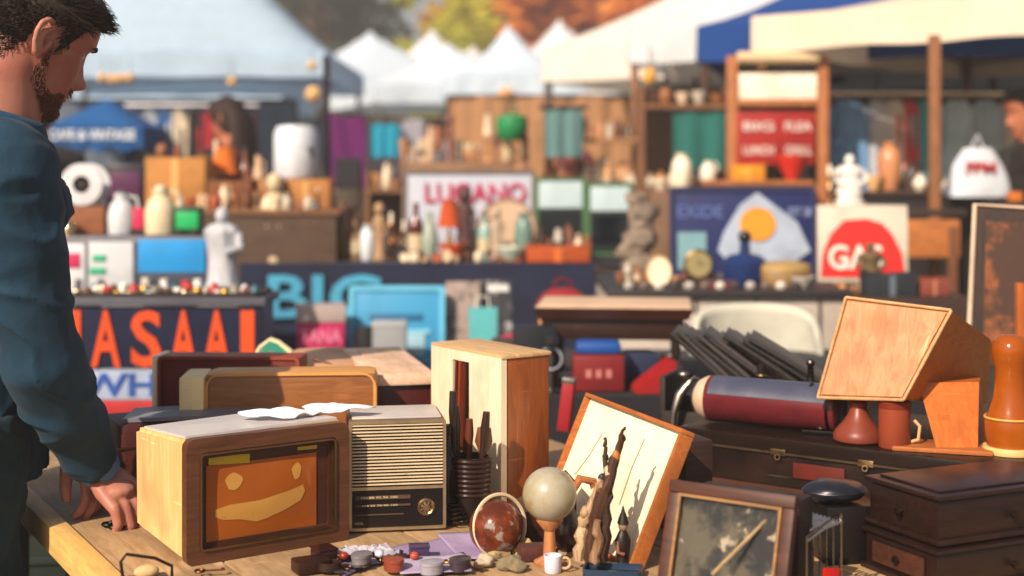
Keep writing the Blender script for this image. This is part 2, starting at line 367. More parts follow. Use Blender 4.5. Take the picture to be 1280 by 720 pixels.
# --- cases behind
def case(name, label, cat, loc, rz, dims, front, side, r=.015, group=None, parts=None):
    t = thing(name, label, cat, loc, rz, group); W, D, H = dims
    G().box((W / 2, D / 2, H / 2), (W, D - .01, H - .004), bev=r * .5).out('case_body', side, t)
    g = G(); rr_frame(g, 0, W, 0, H, .006, -.003, .012, r); g.out('front_rim', side, t)
    G().box((W / 2, .004, H / 2), (W - .008, .006, H - .008), bev=.002).out('front_panel', front, t)
    return t
t = case('record_case', 'dark red flat case with cream end standing behind the tan case', 'case', (X(197, 2.83), 2.83, .75), R(-3), (.285, .09, .226), cloth('#6a1a14', .45, '#521410'), paint('#8a3a28', .5), .01)
G().box((-.006, .045, .113), (.012, .09, .225), bev=.003).out('end_panel', paint('#f0e2c4', .5), t)
t = case('carry_case', 'tan case with pale left end and rounded top corner behind the television', 'case', (X(256, 2.62), 2.62, .75), R(4), (.315, .11, .222), wood('#8a5426', .45, '#74441c', 'x', coat=.2), paint('#c08a4a', .45), .03)
G().box((-.0225, .045, .108), (.045, .12, .217), bev=.006).out('end_panel', paint('#f0d49c', .5, '#e2c080'), t)
lk = G().box((-.024, -.018, .14), (.016, .006, .024), bev=.002).out('clasp', metal('#c0a060'), t)
t = thing('lidded_box', 'long dark red-brown box with pale flat lid lying front to back', 'box', (X(474, 2.74), 2.74, .75), R(14))
G().box((.05, .22, .09), (.115, .44, .18), bev=.006).out('box_body', wood('#4a1410', .4, '#37100d', 'y', coat=.2), t)
G().box((.05, .215, .19), (.128, .455, .018), bev=.004).out('lid', wood('#dcbca0', .55, '#cba488', 'y'), t)
G().box((.05, .215, .1995), (.08, .40, .003), bev=.001).out('lid_inlay', wood('#d3b296', .5, '#bf9878', 'y'), t)
t = thing('leather_case', 'pale worn folded case lid leaning left of the long lidded box', 'case', (X(396, 2.95), 2.95, .75), R(20))
G().box((.06, .13, .098), (.13, .28, .195), bev=.02).out('case_body', paint('#b58b6a', .5, '#96694a'), t)
G().tube([(-.002, .02, .202), (.03, .0, .19), (.06, -.012, .14), (.075, -.014, .06), (.078, -.014, .01)], .004, 8).out('piping', paint('#5a3320'), t)
# painted shield/plate upright behind
t = thing('painted_plaque', 'small green and orange painted rounded plaque with cream rim behind the red case', 'plaque', (X(337, 3.2), 3.2, .70), R(-6))
sh = [(-.045, 0), (.045, 0), (.05, .24), (.02, .262), (.0, .268), (-.025, .25), (-.045, .215), (-.055, .17), (-.055, .1)]
G().flat(sh, 0, .012).out('rim', paint('#d9c9a0'), t)
G().flat([(x * .86, .012 + z * .93) for x, z in sh], -.003, .004).out('painted_face', mat('blotch', '#4f9a5a', .45, '#2f7f6a', 9, c3='#c4581c'), t)

# --- tall wooden cabinet
t = thing('wooden_cabinet', 'upright wooden cabinet with sunlit cream front and dark open slot', 'cabinet', (-.014, 2.48, .75), math.atan2(-.82, .57))
# local x runs away from the viewer-left edge: origin = near corner ; x axis = (.57,-.82)
L_, W2, H2 = .232, .096, .268
G().box((-L_ / 2, W2 / 2 + .006, H2 / 2), (L_ - .002, W2 - .006, H2 - .002), bev=.003).out('cabinet_body', wood('#8a4716', .45, '#6e350f', 'z', coat=.25), t)
g = G(); sl0, sl1, szb = -.158, -.102, .085
for x0, x1, z0, z1 in ((-L_, sl0, 0, H2), (sl1, 0, 0, H2), (sl0, sl1, 0, szb), (sl0, sl1, H2 - .018, H2)):
    g.box(((x0 + x1) / 2, 0, (z0 + z1) / 2), (x1 - x0, .012, z1 - z0))
g.out('front_panel', wood('#dccdb4', .5, '#cfba9a', 'z', .6), t)
G().box(((sl0 + sl1) / 2, .0065, (szb + H2) / 2), (.054, .002, H2 - szb - .02)).out('slot_lining', paint('#1c0a06', .4), t)
for xx, c_ in ((-.150, '#5c1e10'), (-.138, '#8a3a20'), (-.117, '#3a1a10')):
    G().box((xx, .0, .165), (.006, .012, .17), (0, .05, 0)).out('slat', wood(c_, .35, ax='z'), t)
G().box((-L_ / 2, W2 / 2, H2 + .002), (L_ + .004, W2 + .012, .007), bev=.002).out('top_panel', wood('#caa474', .5, ax='x'), t)

# --- coil basket with sticks
q = on(588, 650, .75); bx, by = q.x, q.y - .01
t = thing('coil_basket', 'dark coiled round basket with shiny rings in front of the wooden cabinet', 'basket', (bx, by, .75))
G().lathe([(.022, 0), (.027, .02), (.030, .045), (.034, .112), (.031, .112), (.026, .03), (0, .02)], seg=28).out('basket_wall', paint('#1c100c', .4), t)
for k in range(8): G().torus((0, 0, .05 + .0082 * k), .0315 + .0005 * k, .0032).out('coil', paint('#2c1711', .15, '#4a2a1c'), t)
rnd = random.Random(5)
for i, (dx, dy, h, lean, c_, lb) in enumerate(((-.018, .0, .175, -.05, '#2a1712', 'short dark stick leaning left in the coiled basket'), (-.004, .012, .15, .02, '#5a2a16', 'reddish brown paddle stick standing in the middle of the basket'),
        (.012, -.004, .165, .12, '#2e1812', 'dark knobbed stick leaning right in the coiled basket'), (-.026, -.006, .20, -.02, '#1f1410', 'tall black rod at the left rim of the basket'), (.018, .01, .135, .05, '#6a4426', 'broad tan paddle at the right rim of the basket'))):
    g = G(); n = 6
    g.tube([(lean * .4 * k / n * h * 2, 0, h * k / n) for k in range(n + 1)], [.005, .005, .0045, .005, .006, .008 if i != 4 else .016, .006 if i != 4 else .012], 10)
    tag(g.out('stick', wood(c_, .4, ax='z'), None, (bx + dx, by + dy, .772)), lb, 'stick')
# dark bronze slender bottle left of basket
t = thing('bottle', 'slim black bottle between the radio and the coiled basket', 'bottle', (X(558, 2.36), 2.41, .75))
G().lathe([(.022, 0), (.024, .01), (.024, .09), (.02, .105), (.009, .125), (.007, .15)], seg=20).out('bottle_body', paint('#120c0a', .15), t)
G().lathe([(.009, .15), (.009, .165), (0, .167)], seg=16).out('stopper', paint('#2a1610', .3), t)
tag(G().box((0, 0, .03), (.05, .09, .06), bev=.004).out('small_box', paint('#1a1210', .3), None, (X(572, 2.31), 2.47, .75), (0, 0, R(20))), 'squat black box tucked behind the coiled basket', 'box')
# folded white cloth right of radio base
tag(G().box((0, 0, .012), (.035, .05, .022), bev=.008).out('folded_paper', cloth('#d0cdc4'), None, (*on(566, 636, .75)[:2], .7505), (0, 0, .3)), 'small folded white paper lying between radio and basket', 'paper')

# --- dark box behind globe
tag(G().hexa([(-.06, -.02, 0), (.07, -.02, 0), (.07, .05, 0), (-.06, .05, 0), (-.06, -.02, .03), (.07, -.02, .10), (.07, .05, .105), (-.06, .05, .035)]).out('wedge_box', wood('#3c1712', .3, '#2a100d', coat=.4), None, (.03, 2.27, .75), (0, 0, R(12))),
    'dark red sloping box behind the pale sphere', 'box')
# --- pale sphere on stand
q = Vector((X(687, 2.15), 2.15, Z(618, 2.15)))
t = thing('globe', 'pale stone-coloured sphere with tan lower half on a small wooden stand', 'globe', (q.x, q.y, .75))
zc = q.z - .75
g = G().sph((0, 0, zc), .041, seg=40); g.out('sphere', mat('blotch', '#97907e', .3, '#8e8468', 9, c3='#86704c'), t)
G().lathe([(.022, 0), (.024, .006), (.01, .014), (.008, zc - .055), (.02, zc - .04), (.021, zc - .034), (.012, zc - .04)], seg=24).out('stand', wood('#b07648', .45, ax='z'), t)
# --- brown ball with cream ring
q = Vector((X(620, 2.2), 2.2, .793))
t = thing('ornament_ball', 'glossy brown ball inside a cream hoop on the table', 'ball', (q.x, q.y, .75))
G().sph((0, 0, .044), .042, seg=36).out('ball', mat('blotch', '#4e2312', .15, '#6a3018', 16, c3='#837870'), t)
G().torus((.006, .004, .0455), .0475, .003, (R(80), 0, R(35)), 40).out('hoop', paint('#c9b092', .4), t)

# --- twisted brown ladle/pitcher beside sphere
q = on(709, 690, .75)
t = thing('gourd_jug', 'dark brown gourd shaped jug with looped wooden handle below the sphere', 'jug', (q.x, q.y + .01, .75), R(20))
G().lathe([(.012, 0), (.022, .012), (.026, .03), (.021, .05), (.012, .064), (.009, .085), (.012, .095), (.009, .096), (.005, .06)], seg=24).out('jug_body', wood('#3a1a10', .25, '#241008', 'z', coat=.5), t)
G().tube([(.008, 0, .088), (.02, -.004, .112), (.042, -.006, .106), (.048, -.004, .08), (.038, 0, .052), (.02, 0, .04)], [.005, .0075, .0075, .006, .005, .0045], 10).out('handle', wood('#a8683a', .4, '#824c26', coat=.3), t)
G().tube([(-.012, 0, .05), (-.026, -.004, .045), (-.036, -.008, .025), (-.03, -.008, .002)], .0045, 8).out('side_loop', wood('#b58258', .4), t)

# --- tan leaning tray with pale panel
a = math.atan2(-.35, .1275)
t = thing('framed_board', 'leaning wooden tray frame with bright cream panel and weathered sticks before it', 'framed board', (.046, 2.46, .75), a)
lean = math.atan2(.085, .195)
Mx = Matrix.Rotation(-lean, 4, 'X')
def leanbox(g, c, d, bev=0): 
    n0 = set(g.b.verts); g.box(c, d, bev=bev)
    for v in g.b.verts:
        if v not in n0: v.co = Mx @ v.co
    return g
WB, HB = .372, .226
for c, d in (((WB / 2, .010, .004), (WB, .024, .008)), ((WB / 2, .010, HB - .0035), (WB, .024, .007)), ((.0035, .010, HB / 2), (.007, .024, HB - .015)), ((WB - .0035, .010, HB / 2), (.007, .024, HB - .015))):
    leanbox(G(), c, d, .0015).out('frame_rail', wood('#a8622c', .5, '#8a4a1e', 'x'), t)
g = G(); leanbox(g, (WB / 2, .012, HB / 2), (WB - .013, .006, HB - .013)); g.out('panel', wood('#efe3c4', .6, '#e6d6b2', 'z', .5), t)
for pts in ([(.10, .17), (.085, .13), (.06, .09)], [(.25, .19), (.245, .14), (.25, .08)]):
    G().tube([Mx @ Vector((x, .0085, z)) for x, z in pts], .0012, 5).out('scratch', paint('#8a7450'), t)
# prop behind it
tag(G().box((0, 0, .08), (.05, .16, .16), bev=.004).out('prop_box', wood('#35201a', .5), None, (.275, 2.37, .75), (0, 0, R(20))), 'dark upright box propping the leaning tray frame from behind', 'box')
# driftwood
def branch(pts, rad, name, m, label, cat, knobs=(), seed=1):
    rnd = random.Random(seed); t = thing(name, label, cat, (pts[0][0], pts[0][1], .75)); o = Vector((pts[0][0], pts[0][1], .75))
    L = [Vector(p) - o for p in pts]; L2 = []; R2 = []
    for i in range(len(L) - 1):
        for k in range(4):
            L2.append(L[i].lerp(L[i + 1], k / 4) + Vector([rnd.uniform(-.0025, .0025) for _ in range(3)])); R2.append((rad[i] + (rad[i + 1] - rad[i]) * k / 4) * rnd.uniform(.8, 1.25))
    L2.append(L[-1]); R2.append(rad[-1]); G().tube(L2, R2, 9).out('stem', m, t)
    for (px, py, Y, r, c_) in knobs:
        g = G(); g.sph(P(px, py, Y) - o, r, (1, .9, 1.35), 10)
        for v in g.b.verts: v.co += Vector((noise.noise(v.co * 90), noise.noise(v.co * 90 + Vector((9, 0, 0))), 0)) * r * .35
        g.out('knot', wood(c_, .5, ax='z'), t)
    return t
def pp(px, py, Y): p = P(px, py, Y); return (p.x, p.y, max(p.z, .752))
branch([pp(738, 700, 2.12), pp(745, 650, 2.11), pp(757, 610, 2.1), pp(768, 575, 2.1), pp(778, 545, 2.1), pp(781, 534, 2.1)], [.009, .011, .010, .007, .004, .002], 'driftwood', wood('#4a2c18', .6, '#2c170c', 'z'),
       'tallest dark driftwood stem with knots in front of the cream board', 'driftwood', ((762, 590, 2.1, .008, '#cdb898'), (752, 610, 2.1, .008, '#8a6848'), (770, 570, 2.1, .007, '#a86a30'), (779, 548, 2.1, .004, '#2a1510')), 3)
branch([pp(724, 700, 2.13), pp(728, 660, 2.13), pp(740, 628, 2.12), pp(752, 600, 2.11)], [.008, .009, .008, .004], 'driftwood', wood('#b59a78', .6, '#7a5c40', 'z'), 'pale bleached driftwood stem left of the dark ones', 'driftwood', ((744, 618, 2.12, .008, '#d0b690'), (731, 640, 2.12, .007, '#a88a68')), 4)
branch([pp(752, 702, 2.1), pp(757, 660, 2.1), pp(760, 620, 2.1), pp(757, 560, 2.12), pp(756, 548, 2.12)], [.010, .009, .006, .003, .003], 'driftwood', wood('#3a2114', .6, '#22120a', 'z'), 'thin dark driftwood twig standing upright beside the tallest stem', 'driftwood', ((757, 572, 2.12, .005, '#2a1610'), (753, 598, 2.12, .006, '#2a1610')), 6)
branch([pp(742, 705, 2.09), pp(748, 680, 2.09), pp(747, 650, 2.09)], [.009, .008, .005], 'driftwood', wood('#8a6a4c', .6, '#5a3c24', 'z'), 'stubby brown driftwood stump lowest in the cluster', 'driftwood', (), 7)
# dark figurine
q = on(782, 712, .75)
t = thing('figurine', 'small dark carved figurine with pale face before the lower cream board', 'figurine', (q.x - .004, q.y - .004, .75), .3)
G().lathe([(.012, 0), (.013, .006), (.009, .015), (.011, .03), (.013, .045), (.008, .056), (.005, .06)], seg=16, sy=.8).out('robe', wood('#1f1310', .4), t)
G().sph((0, 0, .067), .0075, (1, 1, 1.2), 14).out('head', paint('#8c6c58'), t)
G().lathe([(.009, .07), (.007, .078), (.003, .088), (.001, .096)], seg=14).out('hat', paint('#17100e'), t)
G().tube([(-.011, -.004, .045), (-.012, -.01, .03), (-.003, -.012, .027)], .003, 8).out('arm', paint('#7c4c3c'), t)

# --- small bits at the bottom edge
def lump(px, py, r, c_, label, seed, sc_=(1, .8, .6), name='rag_bundle', cat='rag', c2=None):
    q = on(px, py, .75 + r * sc_[2] * .8); g = G().sph((0, 0, 0), r, sc_, 28); o = Vector((seed * 5.1, 0, 0))
    for v in g.b.verts:
        d = v.co.normalized(); n = noise.noise(v.co * 60 + o) + .6 * noise.noise(v.co * 130 + o); v.co += d * r * .38 * n
    return tag(g.out(name, cloth(c_, .9, c2), None, (q.x, q.y, .75 + r * sc_[2] * .86), (0, 0, seed)), label, cat)
lump(622, 690, .021, '#a58e64', 'olive rag bundle under the brown ball', 1)
lump(654, 686, .022, '#b0935c', 'mustard beige rag bundle below the pale sphere', 2, (1.1, .8, .6))
lump(640, 706, .020, '#776a50', 'dull grey green knotted rag at the front edge', 3)
lump(606, 703, .016, '#a89a84', 'pale cream cloth knot left of the olive rag', 4)
q = on(668, 700, .75)
tag(G().box((0, 0, .012), (.05, .03, .024), bev=.005).out('brown_pouch', cloth('#4a2218', .6), None, (q.x, q.y, .7505), (0, 0, .2)), 'small brown pouch between the rags and the white cup', 'pouch')
q = on(691, 716, .75)
t = thing('cup', 'little white enamel cup with pale handle at the front edge', 'cup', (q.x, q.y, .7505))
G().lathe([(.011, 0), (.0125, .003), (.0135, .026), (.012, .026), (.0105, .004), (0, .004)], seg=24).out('cup_body', paint('#cfcad8', .25), t)
G().torus((.018, 0, .014), .008, .002, (R(90), 0, 0), 16).out('handle', paint('#b89a78', .3), t)
q = on(765, 716, .75)
t = thing('tin_tray', 'dark blue enamel tray holding nothing at the foot of the driftwood', 'tray', (q.x, q.y - .02, .7505), R(-10))
G().box((0, 0, .003), (.085, .045, .004), bev=.002).out('tray_base', paint('#1a2634', .25), t)
g = G(); rr_frame(g, -.043, .043, -.023, .023, .003, 0, .014, .008)
for v in g.b.verts: v.co = Vector((v.co.x, v.co.z, v.co.y))
g.out('tray_rim', paint('#22344a', .25), t)
# purple papers
def sheet(pts, c_, label, z=.7515, c2=None):
    w4 = [on(x, y, z) for x, y in pts]; o = sum(w4, Vector()) / 4; g = G()
    def f(u, v):
        p = (w4[0] * (1 - u) + w4[1] * u) * (1 - v) + (w4[3] * (1 - u) + w4[2] * u) * v - o
        return p + Vector((0, 0, .0025 * noise.noise(p * 22 + o * 5) + .0016))
    g.cloth(f, 12, 10); ob = g.out('paper_sheet', cloth(c_, .7, c2), None, o); ob.modifiers.new('s', 'SOLIDIFY').thickness = .0007
    return tag(ob, label, 'paper', 'lilac papers on the table')
sheet([(470, 688), (560, 672), (600, 690), (500, 716)], '#8f7c9c', 'large lilac paper sheet in front of the radio', .7515, '#7c6690')
sheet([(545, 668), (600, 664), (628, 700), (575, 700)], '#a08cab', 'paler lilac sheet reaching under the rags', .7535, '#87729a')
sheet([(500, 700), (580, 692), (590, 716), (500, 719)], '#b3a3bb', 'whitish lilac sheet nearest the viewer', .7555, '#8c7ca0')
# small finds at the front left
for px, py, kind, c_, lb in ((412, 712, 'tin', '#2a1a16', 'dark open tin at the front edge left of the papers'), (452, 706, 'tin', '#6c686c', 'silver grey tin on the papers at the front edge'), (492, 712, 'tin', '#7e3b2a', 'rusty red tin among the small finds'),
        (540, 716, 'tin', '#8c8894', 'pale round tin right of the rusty one'), (575, 712, 'tin', '#3a3038', 'near black small tin beside the cream knot')):
    q = on(px, py, .757); t = thing('tin', lb, 'tin', (q.x, q.y, .757), px * .1, 'small tins along the front edge')
    G().lathe([(.014, 0), (.0145, .012), (.0125, .012), (.012, .002), (0, .002)], seg=20, sx=1.25).out('tin_body', paint(c_, .3), t)
    if px != 412: G().lathe([(.0152, .0125), (.0152, .017), (.004, .019), (0, .019)], seg=20, sx=1.25).out('lid', paint(c_, .25), t)
for px, py, c_, lb in ((430, 700, '#8a2c1c', 'small red bead beside the silver grey tin'), (474, 698, '#c9c4cc', 'pearl white bead behind the rusty tin'), (518, 700, '#b0452c', 'orange red bead on the lilac sheet'), (402, 703, '#3a2018', 'brown bead at the far left of the small finds')):
    q = on(px, py, .758); tag(G().sph((0, 0, .007), .007, (1, 1, .85), 16).out('bead', paint(c_, .2), None, (q.x, q.y, .7575)), lb, 'bead', 'loose beads on the papers')
# little dark purse with loop handle at the lower left corner of the table
t = thing('purse', 'small dark leather purse with thin loop handle in front of the television', 'purse', (X(182, 2.03), 2.035, .7505), R(24))
G().box((0, .0, .008), (.062, .03, .016), bev=.005).out('purse_body', cloth('#3a2014', .5), t)
G().tube([(-.032, 0, .010), (-.036, .0, .040), (-.028, .0, .050), (.012, 0, .040), (.036, 0, .026), (.036, 0, .010)], .0024, 8).out('handle', paint('#1c100a', .4), t)
G().box((0, -.0155, .010), (.012, .002, .008), bev=.001).out('clasp', metal('#b89858'), t)
G().sph((.0, .0, .022), .014, (1.3, .7, .7), 16).out('lining', cloth('#c9a878'), t)
# perforated brass object under the sleeve & dark tools under the hand
q = on(95, 628, .75)
t = thing('lantern', 'small pierced brass lantern at the back left edge of the table by the sleeve', 'lantern', (q.x + .03, q.y + .03, .75), .4)
G().lathe([(.024, 0), (.026, .006), (.022, .01), (.022, .05), (.014, .062), (.004, .068)], seg=20).out('lantern_body', paint('#2c1a10', .4), t)
for k in range(7):
    for j in range(5):
        a = -2.6 + k * .32; G().box((.0222 * math.cos(a), .0222 * math.sin(a), .015 + j * .008), (.003, .004, .005), (0, 0, a)).out('pierced_hole', metal('#e0b070', .25), t)
# --- black trunk
A0 = Vector((.326, 2.76)); dr = Vector((.441, -.324)).normalized(); ta = math.atan2(dr.y, dr.x)
t = thing('trunk', 'long black scuffed trunk with brass catches across the right of the table', 'trunk', (A0.x, A0.y, .75), ta)
TLn, TD, TH = .80, .40, .10
bk = mat('paint', '#130d0b', .3, '#2a1710', 1.4)
g = G(); g.box((TLn / 2, TD / 2, .036), (TLn, TD, .071), bev=.004); g.out('trunk_body', bk, t)
g = G(); g.box((TLn / 2, TD / 2, .0865), (TLn + .006, TD + .006, .0255), bev=.004); g.out('lid', mat('paint', '#1c120e', .28, '#0f0a08', 1.8), t)
G().box((TLn / 2, -.003, .0722), (TLn + .004, .005, .0042)).out('seam', metal('#6a5848', .5), t)
G().box((TLn / 2, -.0015, .005), (TLn + .004, .006, .010), bev=.001).out('bottom_rail', wood('#4a2a1c', .4), t)
for x in (.03, .19, .36, .52):
    c = G().box((x + .02, -.005, .074), (.03, .004, .012), bev=.0015).out('catch', metal('#b59a70', .3), t)
    G().torus((x + .02, -.009, .066), .005, .0012, (R(80), 0, 0), 14).out('catch_ring', metal('#c4aa80', .3), c)
G().box((.29, -.004, .045), (.10, .003, .028), bev=.001).out('label_plate', paint('#5a2018', .35), t)
def TK(x, y, z=.1002): c, s = math.cos(ta), math.sin(ta); return Vector((A0.x + c * x - s * y, A0.y + s * x + c * y, .75 + z))
# red metal cylinder
p0 = TK(.0, .075); t = thing('tube_roll', 'red cylinder with blue sheen painted on its upper side and cream rounded end lying on the trunk', 'cylinder', (p0.x, p0.y, .85), ta + R(6))
Y90 = (0, R(90), 0)
G().lathe([(.043, 0), (.045, .003), (.045, .26), (.042, .262)], (.025, .0, .046), 40, Y90).out('tube_body', mat('paint', '#5e1e22', .25, '#46161c', 2), t)
G().lathe([(.0, -.03), (.02, -.028), (.035, -.018), (.0435, -.002), (.0435, .02)], (.022, 0, .046), 40, Y90).out('end_cap', paint('#c4a488', .4), t)
g = G()
g.cloth(lambda u, v: Vector((.035 + .235 * u, .0458 * math.cos(R(55 + 105 * v)), .046 + .0458 * math.sin(R(55 + 105 * v)))), 8, 12)
sl_ = g.out('painted_sheen', mat('paint', '#3e4152', .3, '#565664', 2), t)  # blue sheen along the cylinder top, painted as a strip of its own
G().lathe([(.0462, 0), (.0462, .006)], (.27, 0, .046), 40, Y90).out('end_ring', metal('#3a2a24', .3), t)
# carafe
def onT(px, Y, name, lb, cat): return thing(name, lb, cat, (X(px, Y), Y, .8502))
t = onT(1073, 2.60, 'bell_jar', 'terracotta stoppered jar with flared base on the trunk', 'jar')
G().lathe([(.040, 0), (.045, .004), (.046, .012), (.041, .022), (.028, .036), (.019, .050), (.015, .062), (.0165, .066)], seg=36).out('jar_body', paint('#743422', .35, '#5c281a'), t)
G().lathe([(.0175, .066), (.0175, .072), (.010, .076), (.009, .083), (.012, .089), (.009, .096), (0, .098)], seg=28).out('stopper', paint('#7a3220', .25), t)
t = onT(1118, 2.545, 'mug', 'terracotta mug with pale scalloped handle beside the stoppered jar', 'mug')
G().lathe([(.026, 0), (.028, .003), (.028, .082), (.026, .084), (.025, .08), (.025, .006), (0, .006)], seg=32).out('mug_body', paint('#863c24', .4, '#6e2e1a'), t)
G().lathe([(.0292, .072), (.0292, .082)], seg=32).out('band', paint('#6a2414', .3), t)
G().tube([(.026, -.004, .01), (.04, -.010, .016), (.042, -.012, .04), (.033, -.008, .05)], .003, 8).out('handle', paint('#d0a070', .3), t)
tag(G().box((0, 0, .035), (.085, .006, .07), bev=.001).out('white_card', paint('#cfc9c4'), None, (X(1076, 2.72), 2.70, .8504), (R(-4), 0, R(-30))), 'white card propped behind the terracotta jar', 'card')
# angular casing
w8 = [P(1023, 497, 2.62), P(1130, 500, 2.50), P(1228, 492, 2.80), P(1120, 480, 2.95), P(1058, 372, 2.62), P(1190, 388, 2.50), P(1240, 425, 2.74), P(1150, 385, 2.95)]
o = Vector((X(1160, 2.55), 2.62, .85))
t = thing('lampshade_case', 'angular orange wooden casing with pale slanted front panel on a foot', 'casing', o)
w8[2] = P(1235, 505, 2.78); L8 = [v - o for v in w8]
g = G(); g.hexa(L8); bmesh.ops.bevel(g.b, geom=list(g.b.edges), offset=.003, segments=2, affect='EDGES'); g.out('casing_body', wood('#b4661e', .5, '#9c5414', 'y', .6), t)
BL, BR, TR_, TLq = L8[0], L8[1], L8[5], L8[4]; nrm = (BR - BL).cross(TLq - BL).normalized(); nrm = -nrm if nrm.y > 0 else nrm
def fq(u, v, d): return (BL * (1 - u) + BR * u) * (1 - v) + (TLq * (1 - u) + TR_ * u) * v + nrm * d
g = G(); g.cloth(lambda u, v: fq(.03 + .94 * u, .03 + .94 * v, .003 + .0035 * noise.noise(Vector((u * 4, v * 5, 3)))), 24, 24); g.out('front_panel', wood('#c08a62', .6, '#a8704a', 'z', .9), t)
for a_, b_ in (((0, 0), (1, 0)), ((1, 0), (1, 1)), ((1, 1), (0, 1)), ((0, 1), (0, 0))):
    G().tube([fq(*a_, .002), fq(*b_, .002)], .003, 8).out('front_rim', wood('#c89868', .5), t)
def lp(px, py, Y): return P(px, py, Y) - o
g = G(); g.hexa([lp(1172, 566, 2.50), lp(1222, 566, 2.50), lp(1232, 552, 2.60), lp(1180, 552, 2.60), lp(1148, 478, 2.56), lp(1224, 478, 2.56), lp(1226, 470, 2.70), lp(1160, 470, 2.70)]); g.out('foot', wood('#b8621c', .5, '#a04e10', 'z'), t)
bs = on(1186, 566, .85) - o
G().box((bs.x + .0, bs.y + .035, .004), (.17, .09, .008), (0, 0, ta * .5), .002).out('base_plate', wood('#a8602c', .5), t)
# orange glass vase
t = onT(1263, 2.50, 'vase', 'glossy amber vase cut by the right edge of the picture', 'vase')
am = paint('#8a4209', .1, '#a85c12')
G().lathe([(.040, .012), (.044, .03), (.044, .055), (.036, .075), (.030, .095), (.027, .115), (.026, .145), (.030, .16), (.033, .175), (.031, .192), (.022, .203), (.012, .207), (0, .208)], seg=40).out('vase_body', am, t)
G().lathe([(.048, 0), (.049, .004), (.046, .012)], seg=36).out('foot_ring', paint('#d9b070', .35), t)
G().torus((0, 0, .062), .0435, .002).out('band', paint('#e0a050', .25), t)
# black pleated folders in a dark crate
t = thing('sleeve_crate', 'dark open crate holding the fanned black ribbed sleeves', 'crate', (X(915, 3.02), 3.02, .75), R(-22))
for c, d in (((-.13, 0, .08), (.012, .16, .16)), ((.13, 0, .055), (.012, .16, .11)), ((0, .08, .05), (.26, .012, .1)), ((0, -.08, .045), (.26, .012, .09))): G().box(c, d, bev=.002).out('crate_board', wood('#221712', .5), t)
for k in range(14):
    an = R(41 - .9 * k + (2.5 if k % 3 == 1 else 0)); Lk = .215 + .006 * (k % 4)
    st = Vector((-.122 + .0135 * k, -.06 + .004 * (k % 3), .250 + .006 * math.sin(k * 1.7) - .0012 * k)); g = G()
    dx = Vector((math.cos(an), 0, -math.sin(an))); up_ = Vector((math.sin(an), 0, math.cos(an)))
    c_ = st + dx * Lk / 2 + Vector((0, .07, 0)); g.box(c_, (Lk, .16, .0065), (0, an, 0), .002)
    g.tube([st + Vector((0, -.012, .0)), st + dx * Lk * .5 + Vector((0, -.014, 0)) + up_ * .002, st + dx * Lk + Vector((0, -.012, 0))], [.0048, .0056, .0048], 10)
    o_ = g.out('black_sleeve', cloth(('#25211f', '#3a3432', '#1b1817')[k % 3], .5), None, t.location + Vector((0, 0, .004)), (0, 0, R(-12)))
    tag(o_, 'black ribbed sleeve, number %s from the left of the fanned row in the crate' % ('one two three four five six seven eight nine ten eleven twelve thirteen fourteen'.split()[k]), 'sleeve', 'fanned black sleeves in the crate')
# tap-like silver thing, black bottles near
t = thing('spigot', 'silver grey metal tap lying left of the red cylinder', 'tap', (X(858, 2.93), 2.95, .85), .2)
G().tube([(-.03, 0, -.08), (-.025, 0, -.01), (-.012, 0, .03), (.004, 0, .05)], [.006, .007, .010, .008], 12).out('pipe', metal('#9a9086', .35), t)
G().tube([(.004, 0, .05), (.016, 0, .066), (.03, 0, .06)], .0055, 10).out('spout', metal('#a89c90', .35), t); G().sph((0, 0, .072), .013, (1.3, 1, .7), 14).out('valve_handle', metal('#8c847c', .3), t)
t = thing('bottle', 'thin black dropper bottle with ball top between sleeves and orange casing', 'bottle', (X(1020, 2.78), 2.83, .8502))
G().lathe([(.014, 0), (.015, .004), (.015, .06), (.008, .072), (.006, .10), (.008, .104)], seg=20).out('bottle_body', paint('#14110f', .15), t)
G().sph((0, 0, .112), .009, seg=14).out('ball_top', metal('#6a625c', .3), t)
t = thing('press_stand', 'black footed metal stand on the trunk left of the terracotta jar', 'stand', (X(1030, 2.66), 2.68, .8502), R(-20))
G().box((0, 0, .004), (.07, .04, .008), bev=.002).out('base_plate', metal('#2a2624', .4), t)
G().lathe([(.016, .008), (.018, .012), (.012, .03), (.02, .036), (.02, .042)], seg=20).out('cup', metal('#3a332f', .3), t)
for dx in (-.028, .028): G().tube([(dx, 0, .006), (dx, 0, .075), (dx * .6, 0, .095)], .003, 8).out('rod', metal('#55504c', .3), t)
t = thing('candlestick', 'short black candlestick with brass ring standing among the sleeves', 'candlestick', (X(955, 2.86), 2.89, .8502))
G().lathe([(.02, 0), (.018, .006), (.006, .012), (.005, .075), (.009, .078), (.009, .1), (.006, .1)], seg=18).out('column', paint('#1d1917', .25), t)
G().torus((0, 0, .079), .009, .0018).out('ring', metal('#b59a5c'), t)
tag(G().box((0, 0, .006), (.08, .03, .012), (0, R(-8), 0), .003).out('blue_folder', paint('#5a6a84', .35), None, (X(978, 2.9), 2.95, .857), (0, 0, .2)), 'small slate blue folder behind the red cylinder', 'folder')
